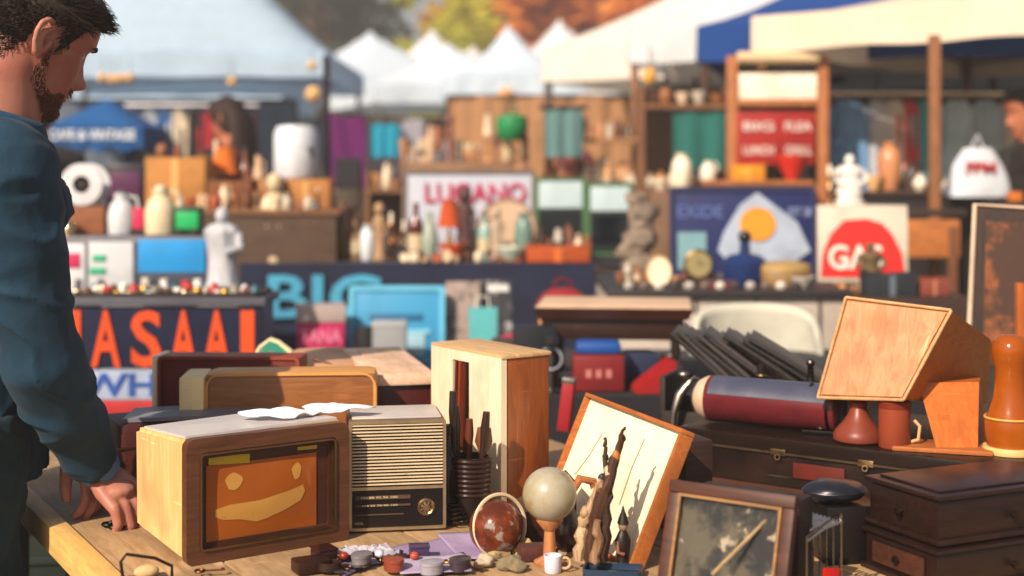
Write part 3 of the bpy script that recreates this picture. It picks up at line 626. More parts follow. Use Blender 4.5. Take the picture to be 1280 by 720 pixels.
# picture frame leaning
TLp = Vector((.218, 1.96, .92)); TRp = Vector((.371, 1.856, .92)); fa = math.atan2(TRp.y - TLp.y, TRp.x - TLp.x)
fw = (TRp - TLp).length; nn = Vector((math.sin(fa), -math.cos(fa), 0)); base = TLp + nn * .05; base.z = .751
t = thing('picture_frame', 'dark brown picture frame with dim landscape and painted reflections behind glass leaning at the front', 'picture frame', base, fa)
la = math.atan2(.05, .17); Mx = Matrix.Rotation(-la, 4, 'X'); fh = .178
for c, d in (((fw / 2, .006, .0085), (fw, .016, .017)), ((fw / 2, .006, fh - .0085), (fw, .016, .017)), ((.0085, .006, fh / 2), (.017, .016, fh - .034)), ((fw - .0085, .006, fh / 2), (.017, .016, fh - .034))):
    leanbox(G(), c, d, .003).out('frame_rail', wood('#4a2616', .5, '#32180e', 'x'), t)
for c, d in (((fw / 2, .0, .019), (fw - .034, .006, .004)), ((fw / 2, .0, fh - .019), (fw - .034, .006, .004)), ((.019, .0, fh / 2), (.004, .006, fh - .042)), ((fw - .019, .0, fh / 2), (.004, .006, fh - .042))):
    leanbox(G(), c, d).out('gilt_edge', wood('#8a6438', .5), t)
leanbox(G(), (fw / 2, .009, fh / 2), (fw - .03, .003, fh - .03)).out('picture', mat('blotch', '#1a1b17', .5, '#5a5240', 9, c3='#b5a48c'), t)  # pale patches are glass reflections put into the picture colour
leanbox(G(), (fw / 2, .003, fh / 2), (fw - .034, .0015, fh - .034)).out('glass_pane', mat('glass', '#ffffff', .02, t=1.0, ior=1.25), t)
g = G(); g.tube([pp(890, 718, 1.855), pp(976, 632, 1.885)], .0024, 8)  # pale rod modelled in place of a reflection line on the glass
o_ = g.out('stick', wood('#a88c60', .5)); tag(o_, 'thin pale rod standing in for a diagonal reflection on the picture frame glass', 'stick')
tag(G().box((0, 0, .075), (.16, .05, .15), bev=.004).out('prop_box', wood('#2a1a14', .5), None, (.335, 1.985, .75), (0, 0, fa)), 'dark box behind the picture frame holding it up', 'box')
# wire rack with silver rods and red tag
q = Vector((X(1012, 1.97), 1.97, .75))
t = thing('wire_rack', 'small wire rack of silver rods right of the picture frame', 'rack', q, R(32))
for y in (-.03, .03):
    G().tube([(-.035, y, 0), (-.035, y, .10), (.03, y, .125), (.03, y, 0)], .002, 6).out('wire_side', metal('#a89a8c', .3), t)
for k in range(8): G().tube([(-.032, -.028 + k * .008, .094), (.0, -.03 + k * .008, .108), (.032, -.03 + k * .008, .112)], .0018, 6).out('silver_rod', metal('#c0beb8', .25), t)
for k in range(5): G().tube([(.03, -.028 + k * .013, .01), (.03, -.028 + k * .013, .11)], .0014, 6).out('silver_rod', metal('#a8a49c', .25), t)
G().box((.005, -.034, .028), (.03, .003, .05), (0, .15, 0), .001).out('price_tag', paint('#b3160e', .4), t)
# black box & pouch
tag(G().box((0, 0, .044), (.09, .10, .088), bev=.004).out('black_box', paint('#15100f', .3), None, (X(1058, 2.17), 2.2, .75), (0, 0, R(10))), 'black box under the glossy black pouch', 'box')
g = G().sph((0, 0, 0), .05, (1.0, .8, .34), 32)
for v in g.b.verts: v.co.z += .0025 * noise.noise(v.co * 50)
t = thing('pouch', 'glossy black padded pouch lying on the black box', 'pouch', (X(1045, 2.17), 2.18, .856), R(8))
g.out('pouch_body', paint('#1c1e26', .25), t); G().torus((0, 0, .001), .0495, .0014, (0, 0, 0), 36, .8).out('zip', metal('#55525a', .35), t)
# two brown caskets, stacked
def casket(lb, loc, rz, W, D, H, lid):
    t = thing('wooden_casket', lb, 'casket', loc, rz, 'brown wooden caskets at the lower right')
    wd = wood('#26120c', .35, '#160a06', 'x', coat=.25)
    G().box((W / 2, D / 2, H * .42), (W, D, H * .84 - .002), bev=.003).out('casket_body', wd, t)
    G().box((W / 2, D / 2, .004), (W + .012, D + .012, .008), bev=.002).out('base_moulding', wd, t)
    if lid:
        G().box((W / 2, D / 2, H * .9), (W + .012, D + .012, H * .1), bev=.003).out('lid', wd, t)
        G().box((W / 2, D / 2, H * .975), (W - .02, D - .02, H * .06), bev=.003).out('lid_panel', wd, t)
    kn = G().lathe([(.003, 0), (.003, .005), (.0065, .008), (.0065, .011), (0, .013)], (W * .5, 0, H * .42), 18, (R(90), 0, 0)).out('knob', metal('#4a3a30', .35), t)
    kn2 = G().lathe([(.003, 0), (.003, .005), (.0065, .008), (.0065, .011), (0, .013)], (0, D * .5, H * .45), 18, (0, R(-90), 0)).out('knob', metal('#5a4a3c', .35), t)
    return t
t = casket('brown wooden casket with moulded lid, upper one of the stack', (.603, 2.01, .8162), R(25), .27, .15, .074, True)
t = casket('brown wooden casket with panelled side, lower one of the stack', (.598, 2.0, .7505), R(25), .275, .155, .065, True)
G().box((-.004, .078, .03), (.005, .11, .03), bev=.002).out('side_panel', wood('#4a2a1e', .3), t)

# --- more small finds along the front edge
rnd = random.Random(21)
for k in range(14):
    px, py = rnd.uniform(398, 600), rnd.uniform(686, 716); q = on(px, py, .759)
    tag(G().lathe([(.0068, 0), (.0072, .0006), (.0072, .0014), (.0055, .0016), (0, .0014)], seg=20).out('coin', metal(('#8a6a3a', '#9a948c', '#5a3a24')[k % 3], .35), None, (q.x, q.y, .7582 + .0017 * (k % 2)), (rnd.uniform(-.1, .1), 0, 0)), 'worn coin lying loose among the small finds at the front edge', 'coin', 'worn coins at the front edge')
pts = [on(395 + 9 * k, 694 + 8 * math.sin(k * .8) + 3 * math.sin(k * 2.1), .759) for k in range(12)]; o0 = Vector(pts[0])
t = thing('necklace', 'dark beaded chain winding between the tins', 'necklace', o0)
for k in range(11):
    for j in range(3):
        p = pts[k].lerp(pts[k + 1], j / 3) - o0; G().sph(p, .0034, seg=10).out('link', metal(('#3a2a20', '#8a7450')[(k + j) % 2], .3), t)
for px, py, rz, lb, c_ in ((436, 712, .5, 'iron key with round bow beside the open tin', '#4a3a30'), (560, 704, -.7, 'brass key lying between pale tin and dark tin', '#a07c44'), (250, 716, .2, 'rusty key lying in front of the television', '#6a4028')):
    q = on(px, py, .757); t = thing('key', lb, 'key', (q.x, q.y, .7578), rz)
    G().torus((0, 0, .002), .007, .0017, seg=18).out('bow', metal(c_, .4), t); G().tube([(.007, 0, .002), (.036, 0, .002)], .0015, 6).out('shank', metal(c_, .4), t); G().box((.033, .004, .002), (.005, .007, .0018)).out('bit', metal(c_, .4), t)
t = thing('ribbon_bundle', 'crumpled grey white lace heap on the lilac papers', 'lace', (*on(455, 694, .757)[:2], .757))
g = G(); g.cloth(lambda u, v: Vector((.085 * (u - .5) * (1 + .3 * math.sin(v * 6)), .04 * (v - .5) * (1 + .25 * math.sin(u * 9)), .006 + .010 * abs(noise.noise(Vector((u * 5, v * 5, 2)))) + .004 * noise.noise(Vector((u * 14, v * 14, 5))))), 40, 24)
g.out('lace_cloth', cloth('#a8a4ae', .8, '#7c7884'), t)
for px, py, w_, d_, h, c_, lb in ((405, 700, .035, .03, .016, '#2a1210', 'tiny dark lacquer box at the front edge before the television'), (524, 694, .03, .022, .012, '#3c2e4c', 'tiny violet box on the lilac papers')):
    q = on(px, py, .757); t = thing('trinket_box', lb, 'box', (q.x, q.y, .7575), px * .3); G().box((0, 0, h / 2), (w_, d_, h), bev=.002).out('box_body', paint(c_, .25), t); G().box((0, 0, h + .002), (w_ + .002, d_ + .002, .0035), bev=.001).out('lid', paint(c_, .25), t)
# items between basket and radio and behind the sphere
t = thing('shears', 'dark metal coil and spring parts heaped behind the brown ball', 'spring', (*on(575, 660, .75)[:2], .75), .4)
g = G(); g.tube([(.014 * math.cos(k * .7), .012 * math.sin(k * .7) + k * .0006, .006 + k * .0007) for k in range(50)], .0018, 6); g.out('spring_coil', metal('#4a3a30', .3), t)

for k, (pts_, c_, lb) in enumerate((([(402, 704), (448, 690), (470, 706), (430, 722)], '#6d5c7c', 'dull lilac paper under the silver grey tin'), ([(430, 690), (500, 684), (520, 700), (455, 708)], '#a494ae', 'pale lilac sheet left of the violet box'))): sheet(pts_, c_, lb, .7512 + .0008 * k)
tag(G().box((0, 0, .011), (.05, .035, .020), bev=.003).out('small_box', wood('#2c140d', .35), None, (*on(388, 710, .757)[:2], .7512), (0, 0, .5)), 'dark brown wooden box at the front edge below the television corner', 'box')
# ================================================================== ROWS BEHIND
def counter(name, label, cat, x0, x1, y0, depth, top, boards, group=None):
    """counter with its front built from stacked boards; boards = (z0, z1, material)"""
    t = thing(name, label, cat, (x0, y0, 0), 0, group); W = x1 - x0
    G().box((W / 2, depth / 2, top - .012), (W + .03, depth + .02, .024), bev=.003).out('counter_top', boards['top'], t)
    for i, (z0, z1, m) in enumerate(boards['front']):
        G().box((W / 2, .012, (z0 + z1) / 2), (W, .02, z1 - z0 - .004), bev=.002).out('front_board', m, t)
    for x in (.012, W - .012): G().box((x, depth / 2 + .012, (top - .026) / 2), (.02, depth - .03, top - .028)).out('side_board', boards['side'], t)
    return t
# dark cloth row in the middle
t = thing('cloth_table', 'table under a near black cloth behind the foreground goods', 'table', (-.02, 3.78, 0))
G().box((.95, .5, .372), (1.84, .98, .742), bev=.01).out('black_cloth', cloth('#17161a'), t); 
for x in (.08, 1.8): G().box((x, .5, .01), (.04, .9, .02)).out('leg', metal('#333333'), t)
# small dark side table on it
t = thing('side_table', 'small dark side table with pale leather top standing on the black cloth', 'side table', (X(772, 4.1), 4.1, .745), R(-6))
g = G(); g.hexa([(-.215, -.16, .185), (.20, -.16, .185), (.20, .16, .185), (-.215, .16, .185), (-.23, -.17, .215), (.215, -.17, .215), (.215, .17, .215), (-.23, .17, .215)]); g.out('table_top', wood('#3a1c12', .35, coat=.3), t)
G().box((-.007, 0, .2175), (.43, .32, .004), bev=.001).out('leather_inlay', paint('#c9a98a', .4), t)
G().box((-.007, 0, .155), (.39, .28, .058), bev=.003).out('apron', wood('#2c150d', .35), t)
G().box((-.212, 0, .17), (.01, .27, .075), bev=.001).out('end_flap', wood('#c08a4c', .5), t)
for x in (-.175, .165):
    for y in (-.12, .12): G().lathe([(.011, 0), (.014, .03), (.01, .06), (.015, .1), (.012, .13)], (x, y, 0), 14).out('leg', wood('#24130d', .35), t)
t = thing('plastic_bin', 'red bin with blue domed lid between the cabinet and framed board', 'bin', (X(748, 3.85), 3.88, .745))
G().box((0, 0, .05), (.14, .09, .10), bev=.01).out('bin_body', paint('#6e1618', .5), t)
g = G(); g.box((0, 0, .118), (.125, .08, .036), bev=.017); g.out('domed_lid', paint('#17468c', .5), t)
g = G(); g.text('III', .07, .022, (0, -.046, .05), .002); g.out('lettering', paint('#b06a64'), t)
tag(G().hexa([(-.055, -.05, 0), (.055, -.05, 0), (.055, .05, 0), (-.055, .05, 0), (-.05, -.045, .015), (.05, -.045, .085), (.05, .045, .085), (-.05, .045, .015)]).out('red_wedge', paint('#8e1416', .45), None, (X(824, 3.7), 3.86, .7455), (0, 0, .2)), 'red wedge shaped block beside the black sleeve crate', 'wedge')
t = thing('tripod_lamp', 'cluttered silver instrument beside the red wedge', 'instrument', (X(690, 3.7), 3.84, .745))
G().lathe([(.03, 0), (.03, .006), (.008, .012), (.006, .12), (.02, .13), (.022, .15), (.005, .155)], seg=18).out('stand', metal('#7c7c80', .3), t)
G().torus((0, 0, .09), .03, .004, (R(70), 0, 0)).out('ring', metal('#a0a0a4', .3), t)
t = thing('red_carton', 'narrow red carton with silver lid left of the framed board', 'carton', (X(708, 3.25), 3.25, .75), R(-12))
G().box((0, 0, .055), (.028, .03, .11), (0, .12, 0), .003).out('carton_body', paint('#8c1620', .5), t); G().box((.007, 0, .115), (.03, .032, .012), (0, .12, 0), .002).out('lid', metal('#98948f', .35), t)
for px, Y, w_, h, c_, lb in ((668, 3.9, .11, .17, '#15181f', 'dark blue-black box right of the wooden cabinet'), (800, 4.0, .08, .09, '#222a44', 'navy box under the small side table'), (650, 4.2, .16, .10, '#3a2c28', 'low brown box on the black cloth behind the cabinet')):
    tag(G().box((0, 0, h / 2), (w_, .1, h), bev=.004).out('small_box', paint(c_, .5), None, (X(px, Y), Y, .7455), (0, 0, .1)), lb, 'box')
q = P(690, 470, 3.95)
t = thing('metal_vase', 'tarnished grey metal pot near the feet of the side table', 'pot', (X(836, 3.95), 3.95, .745))
G().lathe([(.02, 0), (.035, .02), (.038, .05), (.022, .075), (.026, .085), (.022, .085), (.018, .07), (0, .03)], seg=22).out('pot_body', metal('#6a625a', .45), t)

for k, z in enumerate((.0, .345)):  # dark crates added to fill the darkness seen under the table
    t = thing('filler_crate', ('lower', 'upper')[k] + ' dark green crate added to fill the darkness under the plank table', 'crate', (-1.06, 3.35, z), .12, 'dark green crates added beyond the table')
    gm = paint('#1c2620', .6)
    for cx, cy, sx, sy in ((0, -.17, .5, .02), (0, .17, .5, .02), (-.24, 0, .02, .32), (.24, 0, .02, .32)): G().box((cx, cy, .17), (sx, sy, .33), bev=.004).out('crate_side', gm, t)
    G().box((0, 0, .012), (.46, .32, .02)).out('crate_floor', gm, t)
    for q_ in range(4): G().box((0, -.183, .06 + .07 * q_), (.48, .008, .018), bev=.002).out('rib', gm, t)
# --- orange lettered counter (left)
nv = paint('#0e1430', .85, '#0a0f24'); Yh = 4.2
x0 = X(88, Yh); x1 = X(326, Yh); top = Z(372, Yh)
zl = Z(462, Yh); zb = Z(500, Yh); zr = Z(520, Yh)
t = counter('lettered_counter', 'navy counter with tall orange letters and a tray of trinkets on top', 'counter', x0, x1, Yh, .24, top,
    dict(top=paint('#4c4c56', .6), side=paint('#26305a'), front=[(zl, top - .026, nv), (zb, zl, paint('#8f9cb4', .7)), (zr, zb, paint('#a02326', .5)), (.02, zr, nv)]))
for ch, pa, pb in (('I', 90, 101), ('A', 114, 151), ('S', 164, 202), ('A', 213, 246), ('A', 254, 288), ('I', 301, 318)):
    G().text(ch, X(pb, Yh) - X(pa, Yh), top - .045 - zl, ((X(pa, Yh) + X(pb, Yh)) / 2 - x0, -.001, (zl + top - .03) / 2), .005).out('orange_letter', paint('#c8430e', .6, '#a83a10'), t)
g = G(); g.text('WHIHIHI', (x1 - x0) * .9, (zl - zb) * .75, ((x1 - x0) / 2, 0, (zl + zb) / 2), .004); g.out('blue_letters', paint('#274a94', .5), t)
g = G(); rr_frame(g, 0, x1 - x0, -.11, .11, .010, 0, .012, .03)
for v in g.b.verts: v.co = Vector((v.co.x, v.co.z + .12, v.co.y + top + .001))
g.out('tray_rim', paint('#26201e'), t)
rnd = random.Random(3)
cols = ['#d8c9a8', '#a03028', '#c8c4c0', '#5a3a28', '#c89a3c', '#2f5a6a', '#e0dcd0', '#7a7468']
for k in range(54):
    px = 96 + k * 4.2; y = Yh + .03 + rnd.random() * .16; r = rnd.uniform(.009, .018); c_ = cols[k % 8]
    g = G()
    if k % 3 == 0: g.sph((0, 0, r * .8), r, (1.2, 1, .8), 12)
    elif k % 3 == 1: g.torus((0, 0, r * .3), r * 1.1, r * .3, (0, 0, 0), 14)
    else: g.lathe([(r, 0), (r * .9, r), (r * .4, r * 1.8), (0, r * 2)], seg=12)
    tag(g.out(('bead', 'bangle', 'bell')[k % 3], paint(c_, .3) if k % 4 else metal(c_), None, (X(px, y), y, top + .0012)), 'tiny trinket in the tray on top of the orange lettered counter', 'trinket', 'trinkets in the tray on the orange lettered counter')

# --- tall white and blue display with shelf (left)
Yd = 4.95; ztop = Z(296, Yd); xa, xb = X(60, Yd), X(262, Yd)
t = counter('display_unit', 'tall grey display unit with printed white panels and a bright blue panel', 'display unit', xa, xb, Yd, .5, ztop,
    dict(top=paint('#6a6a72'), side=paint('#5a5c66'), front=[(.02, ztop - .026, paint('#a4a6ac', .6, '#8b8d95'))]))
def panel(t, px0, px1, py0, py1, Y, m, name='panel', th=.012, yo=-.012, ox=None):
    a, b_ = X(px0, Y), X(px1, Y); c, d = Z(py1, Y), Z(py0, Y)
    return G().box(((a + b_) / 2 - t.location.x, yo, (c + d) / 2 - t.location.z), (b_ - a, th, d - c), bev=.002).out(name, m, t)
panel(t, 76, 108, 304, 366, Yd, paint('#c3c4c8')); panel(t, 112, 168, 302, 368, Yd, paint('#b4b7bc'))
panel(t, 174, 258, 299, 340, Yd, paint('#1583c4', .5, '#1276b0'), 'blue_panel'); panel(t, 172, 262, 340, 372, Yd, paint('#2c3444'), 'dark_panel')
panel(t, 82, 102, 316, 334, Yd, paint('#b21f52'), 'pink_square', .006, -.021); panel(t, 118, 134, 318, 326, Yd, paint('#2c9a76'), 'green_patch', .006, -.021); panel(t, 114, 134, 334, 342, Yd, paint('#2c9a76'), 'green_patch', .006, -.021)
for px in (96, 124): panel(t, px, px + 8, 348, 360, Yd, paint('#4a4e58'), 'grey_patch', .006, -.021)
for i, (px, c_) in enumerate(((182, '#c8c2b8'), (205, '#d0c8bc'), (232, '#c03a30'), (246, '#d8d8d4'))):
    y = Yd - .045; tg = thing('cup', ('small beige cup in front of the dark panel, by the two white-grey sheets', 'pale conical cup under the blue panel', 'red cup under the blue panel', 'white cup at the right under the blue panel')[i], 'cup', (X(px, y), y, top + .0))
    bpy.data.objects.remove(tg)   # (these stand on a ledge built next)
lg = G().box((0, 0, 0), (X(262, Yd) - X(170, Yd), .09, .014), bev=.002).out('ledge', paint('#c9c9cc'), t, (X(216, Yd) - xa, -.06, Z(368, Yd)))
for px, h, c_, lb in ((182, .055, '#c8c2b8', 'small beige vase on the ledge under the blue panel'), (205, .05, '#d6cec0', 'pale conical vase on the ledge under the blue panel'), (232, .045, '#c03a30', 'red vase on the ledge under the blue panel'), (247, .05, '#dcdcd8', 'white vase at the right end of the ledge under the blue panel')):
    y = Yd - .06; tag(G().lathe([(.018, 0), (.022, h * .3), (.012, h * .75), (.015, h), (.011, h), (0, h * .4)], seg=18).out('vase', paint(c_, .35), None, (X(px, y), y, Z(368, Yd) + .0075)), lb, 'vase')

# ------------------------------------------------------------------ generic bric-a-brac builders; h, w in metres
def vase(t, h, w, c, c2, m=None):
    k = random.random(); r = w / 2; m = m or paint(c, .3)
    P1 = [(.55, 0), (.6, .02), (.95, .3), (1, .45), (.7, .7), (.32, .85), (.42, 1), (.34, 1), (.26, .86), (.5, .6), (0, .3)] if k < .5 else [(.7, 0), (.8, .05), (1, .55), (.85, .8), (.5, .9), (.62, 1), (.5, 1), (.4, .88), (.6, .7), (0, .3)]
    G().lathe([(a * r, b_ * h) for a, b_ in P1], seg=20).out('vase_body', m, t)
    if c2: G().torus((0, 0, h * .9), r * .42, r * .08).out('collar', paint(c2), t)
def bottle(t, h, w, c, c2, m=None):
    r = w / 2; G().lathe([(a * r, b_ * h) for a, b_ in [(.9, 0), (1, .03), (1, .55), (.85, .66), (.36, .76), (.32, .93)]], seg=18).out('bottle_body', m or paint(c, .12), t)
    G().lathe([(.38 * r, .93 * h), (.38 * r, 1 * h), (0, h)], seg=14).out('stopper', paint(c2 or '#5a3a24'), t)
    G().lathe([(1.02 * r, .18 * h), (1.02 * r, .46 * h)], seg=18).out('paper_label', paint('#b9a888'), t)
def figure(t, h, w, c, c2, m=None):
    r = w / 2; m = m or paint(c, .45)
    G().lathe([(a * r, b_ * h) for a, b_ in [(1, 0), (1, .06), (.8, .08), (.7, .1), (.85, .3), (.6, .5), (.85, .68), (.7, .76), (.25, .8)]], seg=18, sy=.75).out('bust_body', m, t)
    G().sph((0, 0, .89 * h), .11 * h, (.85, .95, 1.1), 16).out('head', m, t)
    for s in (-1, 1): G().tube([(s * r * .8, 0, .7 * h), (s * r * 1.05, -.2 * r, .5 * h), (s * r * .4, -.6 * r, .4 * h)], r * .16, 8).out('arm', m, t)
def jug(t, h, w, c, c2, m=None):
    r = w / 2; m = m or paint(c, .35)
    G().lathe([(a * r, b_ * h) for a, b_ in [(.85, 0), (.95, .03), (1, .5), (.8, .72), (.5, .84), (.55, 1), (.46, 1), (.42, .85), (.7, .6), (0, .1)]], seg=22).out('jug_body', m, t)
    G().tube([(r * .5, 0, .93 * h), (r * 1.1, 0, .9 * h), (r * 1.25, 0, .65 * h), (r * .95, 0, .42 * h)], r * .12, 8).out('handle', m, t)
    if c2: G().lathe([(.3 * r, h), (.3 * r, 1.06 * h), (0, 1.07 * h)], seg=14).out('lid', paint(c2), t)
def carton(t, h, w, c, c2, m=None):
    m = m or paint(c, .8); d = min(w * .7, .3)
    G().box((0, 0, h / 2), (w, d, h), bev=.004).out('box_body', m, t)
    G().box((0, -d / 2 - .002, h * .5), (w * .12, .003, h * .96)).out('tape', paint(c2 or '#b58a54'), t)
    for s in (-1, 1): G().box((s * w * .3, 0, h + .004), (w * .5, d * .5, .004), (0, s * -.06, 0)).out('flap', m, t)
def lampk(t, h, w, c, c2, m=None):
    r = w / 2; G().lathe([(.6 * r, 0), (.6 * r, .04 * h), (.15 * r, .1 * h), (.3 * r, .3 * h), (.1 * r, .5 * h), (.08 * r, .66 * h)], seg=18).out('lamp_base', paint(c2 or '#8a6a3c', .3), t)
    G().lathe([(r, .55 * h), (.6 * r, h), (.58 * r, h), (.97 * r, .55 * h)], seg=24).out('lamp_shade', cloth(c), t)
def bowl(t, h, w, c, c2, m=None):
    r = w / 2; G().lathe([(.4 * r, 0), (.42 * r, .1 * h), (.8 * r, .5 * h), (r, h), (.92 * r, h), (.7 * r, .5 * h), (0, .2 * h)], seg=26).out('bowl_body', m or paint(c, .3), t)
    G().torus((0, 0, h), r * .96, r * .03).out('rim', paint(c2 or c), t)
def plate(t, h, w, c, c2, m=None):   # standing on edge
    r = w / 2; g = G(); g.lathe([(0, 0), (.6 * r, 0), (r, .06 * r), (r, .1 * r), (.6 * r, .05 * r), (0, .05 * r)], (0, 0, h / 2), 30, (R(80), 0, 0), 1, h / w); g.out('plate_disc', m or paint(c, .3), t)
    G().torus((0, -.01, h / 2), r * .97, r * .05, (R(80), 0, 0), 30, h / w).out('rim', paint(c2 or '#8a6a3c', .3), t)
    G().box((0, .03, .01), (w * .4, .06, .02), bev=.002).out('stand', wood('#4a2c1c'), t)
def clock(t, h, w, c, c2, m=None):
    r = w / 2; G().lathe([(r, 0), (r, .3 * r), (.85 * r, .36 * r), (.84 * r, .3 * r), (0, .3 * r)], (0, .15 * r, h - r), 28, (R(90), 0, 0)).out('clock_case', metal(c2 or '#8a6a3c', .35), t)
    G().lathe([(.83 * r, 0), (.83 * r, .004)], (0, -.155 * r - .001, h - r), 28, (R(90), 0, 0)).out('dial', paint(c, .4), t)
    G().box((0, 0, (h - 2 * r) / 2 + .005), (w * .7, .05, max(h - 2 * r, .01) + .01), bev=.002).out('stand', wood('#3a2216'), t)
    g = G(); g.box((0, -.16 * r - .006, h - r + .2 * r), (.05 * r, .002, .5 * r)); g.box((.15 * r, -.16 * r - .006, h - r), (.4 * r, .002, .05 * r)); g.out('hands', paint('#1a1512'), t)
def reel(t, h, w, c, c2, m=None):
    r = h / 2
    for y in (-.05, .05): 
        g = G(); g.lathe([(.42 * r, 0), (r, 0), (r, .012), (.42 * r, .012), (.42 * r, 0)], (0, y, r), 32, (R(90), 0, 0)); g.out('flange', paint(c, .4), t)
    G().lathe([(.5 * r, -.05), (.5 * r, .05)], (0, 0, r), 24, (R(90), 0, 0)).out('hub', paint(c2 or '#3a3a40'), t)
    G().lathe([(.25 * r, -.052), (.25 * r, .062)], (0, 0, r), 20, (R(90), 0, 0)).out('axle_hole', paint('#201a18'), t)
def books(t, h, w, c, c2, m=None):
    n = max(2, int(h / .03)); rn = random.Random(int(w * 1000))
    for k in range(n):
        G().box((rn.uniform(-.01, .01), 0, (k + .5) * h / n), (w * rn.uniform(.85, 1), w * .65, h / n - .003), (0, 0, rn.uniform(-.1, .1)), .003).out('book', paint((c, c2 or c, '#b9a98c')[k % 3], .6), t)
def cube_radio(t, h, w, c, c2, m=None):
    G().box((0, 0, h / 2), (w, w * .5, h), bev=min(w, h) * .12).out('case_body', paint(c, .3), t)
    G().box((0, -w * .25 - .001, h * .52), (w * .72, .006, h * .6), bev=.003).out('face', paint(c2 or '#c8b898', .35), t)
    for s in (-1, 1): G().lathe([(.02, 0), (.018, .012)], (s * w * .25, -w * .25 - .003, h * .13), 14, (R(90), 0, 0), .6, .6).out('knob', paint('#2a2624'), t)
def framed(t, h, w, c, c2, m=None):
    g = G(); rr_frame(g, -w / 2, w / 2, 0, h, min(w, h) * .09, -.012, .012, .004); g.out('frame', wood(c2 or '#5a3a20', .4), t)
    G().box((0, .002, h / 2), (w * .9, .006, h * .9)).out('picture', m or paint(c, .5), t)
    G().box((0, .04, h * .3), (.02, .01, h * .62), (R(-14), 0, 0)).out('strut', wood('#3a2a1c'), t)
def candle(t, h, w, c, c2, m=None):
    r = w / 2; G().lathe([(r, 0), (r, .03 * h), (.3 * r, .08 * h), (.25 * r, .3 * h), (.45 * r, .38 * h), (.2 * r, .45 * h), (.2 * r, .7 * h), (.6 * r, .74 * h), (.5 * r, .78 * h)], seg=18).out('holder', metal(c, .3), t)
    G().lathe([(.3 * r, .78 * h), (.28 * r, 1 * h), (0, h)], seg=14).out('candle', paint(c2 or '#e0d6c0', .5), t)
KIND = dict(vase=vase, bottle=bottle, figurine=figure, jug=jug, box=carton, lamp=lampk, bowl=bowl, plate=plate, clock=clock, reel=reel, book_stack=books, clock_radio=cube_radio, framed_picture=framed, candlestick=candle)
NAME = dict(box='cardboard_box')
CNT = {}
def put(kind, px, py, Y, hp, wp, c, label, c2=None, z=None, group=None, rz=0, m=None):
    z = Z(py, Y) if z is None else z
    t = thing(NAME.get(kind, kind), label, kind.replace('_', ' '), (X(px, Y), Y, z + .0005), rz, group)
    KIND[kind](t, hp * Y / F, wp * Y / F, c, c2, m); return t

# things on the display unit (base row 296)
zt = ztop
put('reel', 108, 0, 5.15, 52, 56, '#c4c4c8', 'white cable reel with dark centre on a small crate of the grey display', '#4a4a50', zt + .105)
tag(G().box((0, 0, .051), (.20, .2, .10), bev=.004).out('crate', wood('#8a5230', .6), None, (X(103, 5.15), 5.17, zt + .001)), 'brown wooden crate under the white reel', 'crate')
put('figurine', 84, 0, 5.02, 26, 22, '#e8d6b8', 'small shiny pale figurine by the crate under the reel', None, zt, m=metal('#d6c0a0', .2))
put('jug', 152, 0, 5.08, 52, 34, '#b9bcc0', 'white plastic jug left of the magenta book', '#5a5a60', zt)
put('clock_radio', 172, 0, 5.08, 34, 18, '#b41c44', 'magenta narrow box between white jug and cream jug', '#c22a50', zt)
put('jug', 201, 0, 5.08, 58, 40, '#c6b898', 'cream canister jug left of the green clock radio', '#e0dccc', zt)
put('clock_radio', 236, 0, 5.06, 36, 38, '#0f3a24', 'dark green clock radio with bright green face', '#1fa05a', zt)
t = thing('statue', 'tall white draped statue standing right of the blue panel', 'statue', (X(278, 4.85), 4.85, Z(372, 4.85) + .0005)); wm = mat('stone', '#b4b6bc', .6, '#9a9ca4', 1.5)
g = G(); g.lathe([(.062, 0), (.064, .03), (.05, .06), (.045, .14), (.052, .19), (.06, .225), (.045, .245), (.018, .256)], seg=28, sy=.8)
for v in g.b.verts: a = math.atan2(v.co.y, v.co.x); v.co.x *= 1 + .09 * math.sin(a * 7 + v.co.z * 22); v.co.y *= 1 + .09 * math.sin(a * 7 + v.co.z * 22)
g.tube([(.055, -.01, .215), (.066, -.03, .17), (.02, -.058, .155)], [.019, .017, .013], 10); g.out('draped_body', wm, t)
G().sph((0, -.004, .279), .026, (.9, 1, 1.15), 18).out('head', wm, t)
tag(G().box((0, 0, .3), (.14, .14, .60), bev=.004).out('plinth', paint('#a8a49c'), None, (X(278, 4.85), 4.85, 0)), 'pale plinth under the tall white figurine', 'plinth')
o_ = bpy.data.objects['plinth']; o_.scale.z = Z(372, 4.85) / .60
# table behind with boxes (left)
Yb = 6.0; zt2 = Z(262, Yb); xa, xb = X(60, Yb), X(420, Yb)
counter('goods_table', 'brown table of boxes behind the grey display unit', 'table', xa, xb, Yb, .7, zt2, dict(top=wood('#7a5434'), side=wood('#4a3422'), front=[(.02, zt2 - .026, wood('#4c3626', .6))]))
put('clock_radio', 160, 0, 6.2, 56, 52, '#17131c', 'black box television with purple screen', '#4a1f42', zt2)
put('box', 225, 0, 6.25, 62, 74, '#a8743c', 'large tan cardboard box behind the green clock radio', '#c79a5c', zt2)
put('box', 290, 0, 6.15, 34, 54, '#6e4024', 'low brown box right of the large tan box', '#8a5a34', zt2)
put('lamp', 281, 0, 6.4, 74, 36, '#c8641c', 'orange shaded lamp in front of the long-haired woman', '#5a3a20', zt2)
put('box', 330, 0, 6.2, 36, 44, '#86552f', 'brown box left of the pale figurine group', '#a87a4a', zt2)
put('box', 385, 0, 6.3, 34, 60, '#a5703c', 'tan box under the white kettle barrel', '#c09258', zt2)
put('figurine', 343, 350, 6.04, 110, 32, '#cbb692', 'cream figurine with raised hat near the brown boxes', '#e0d0b0', .951)
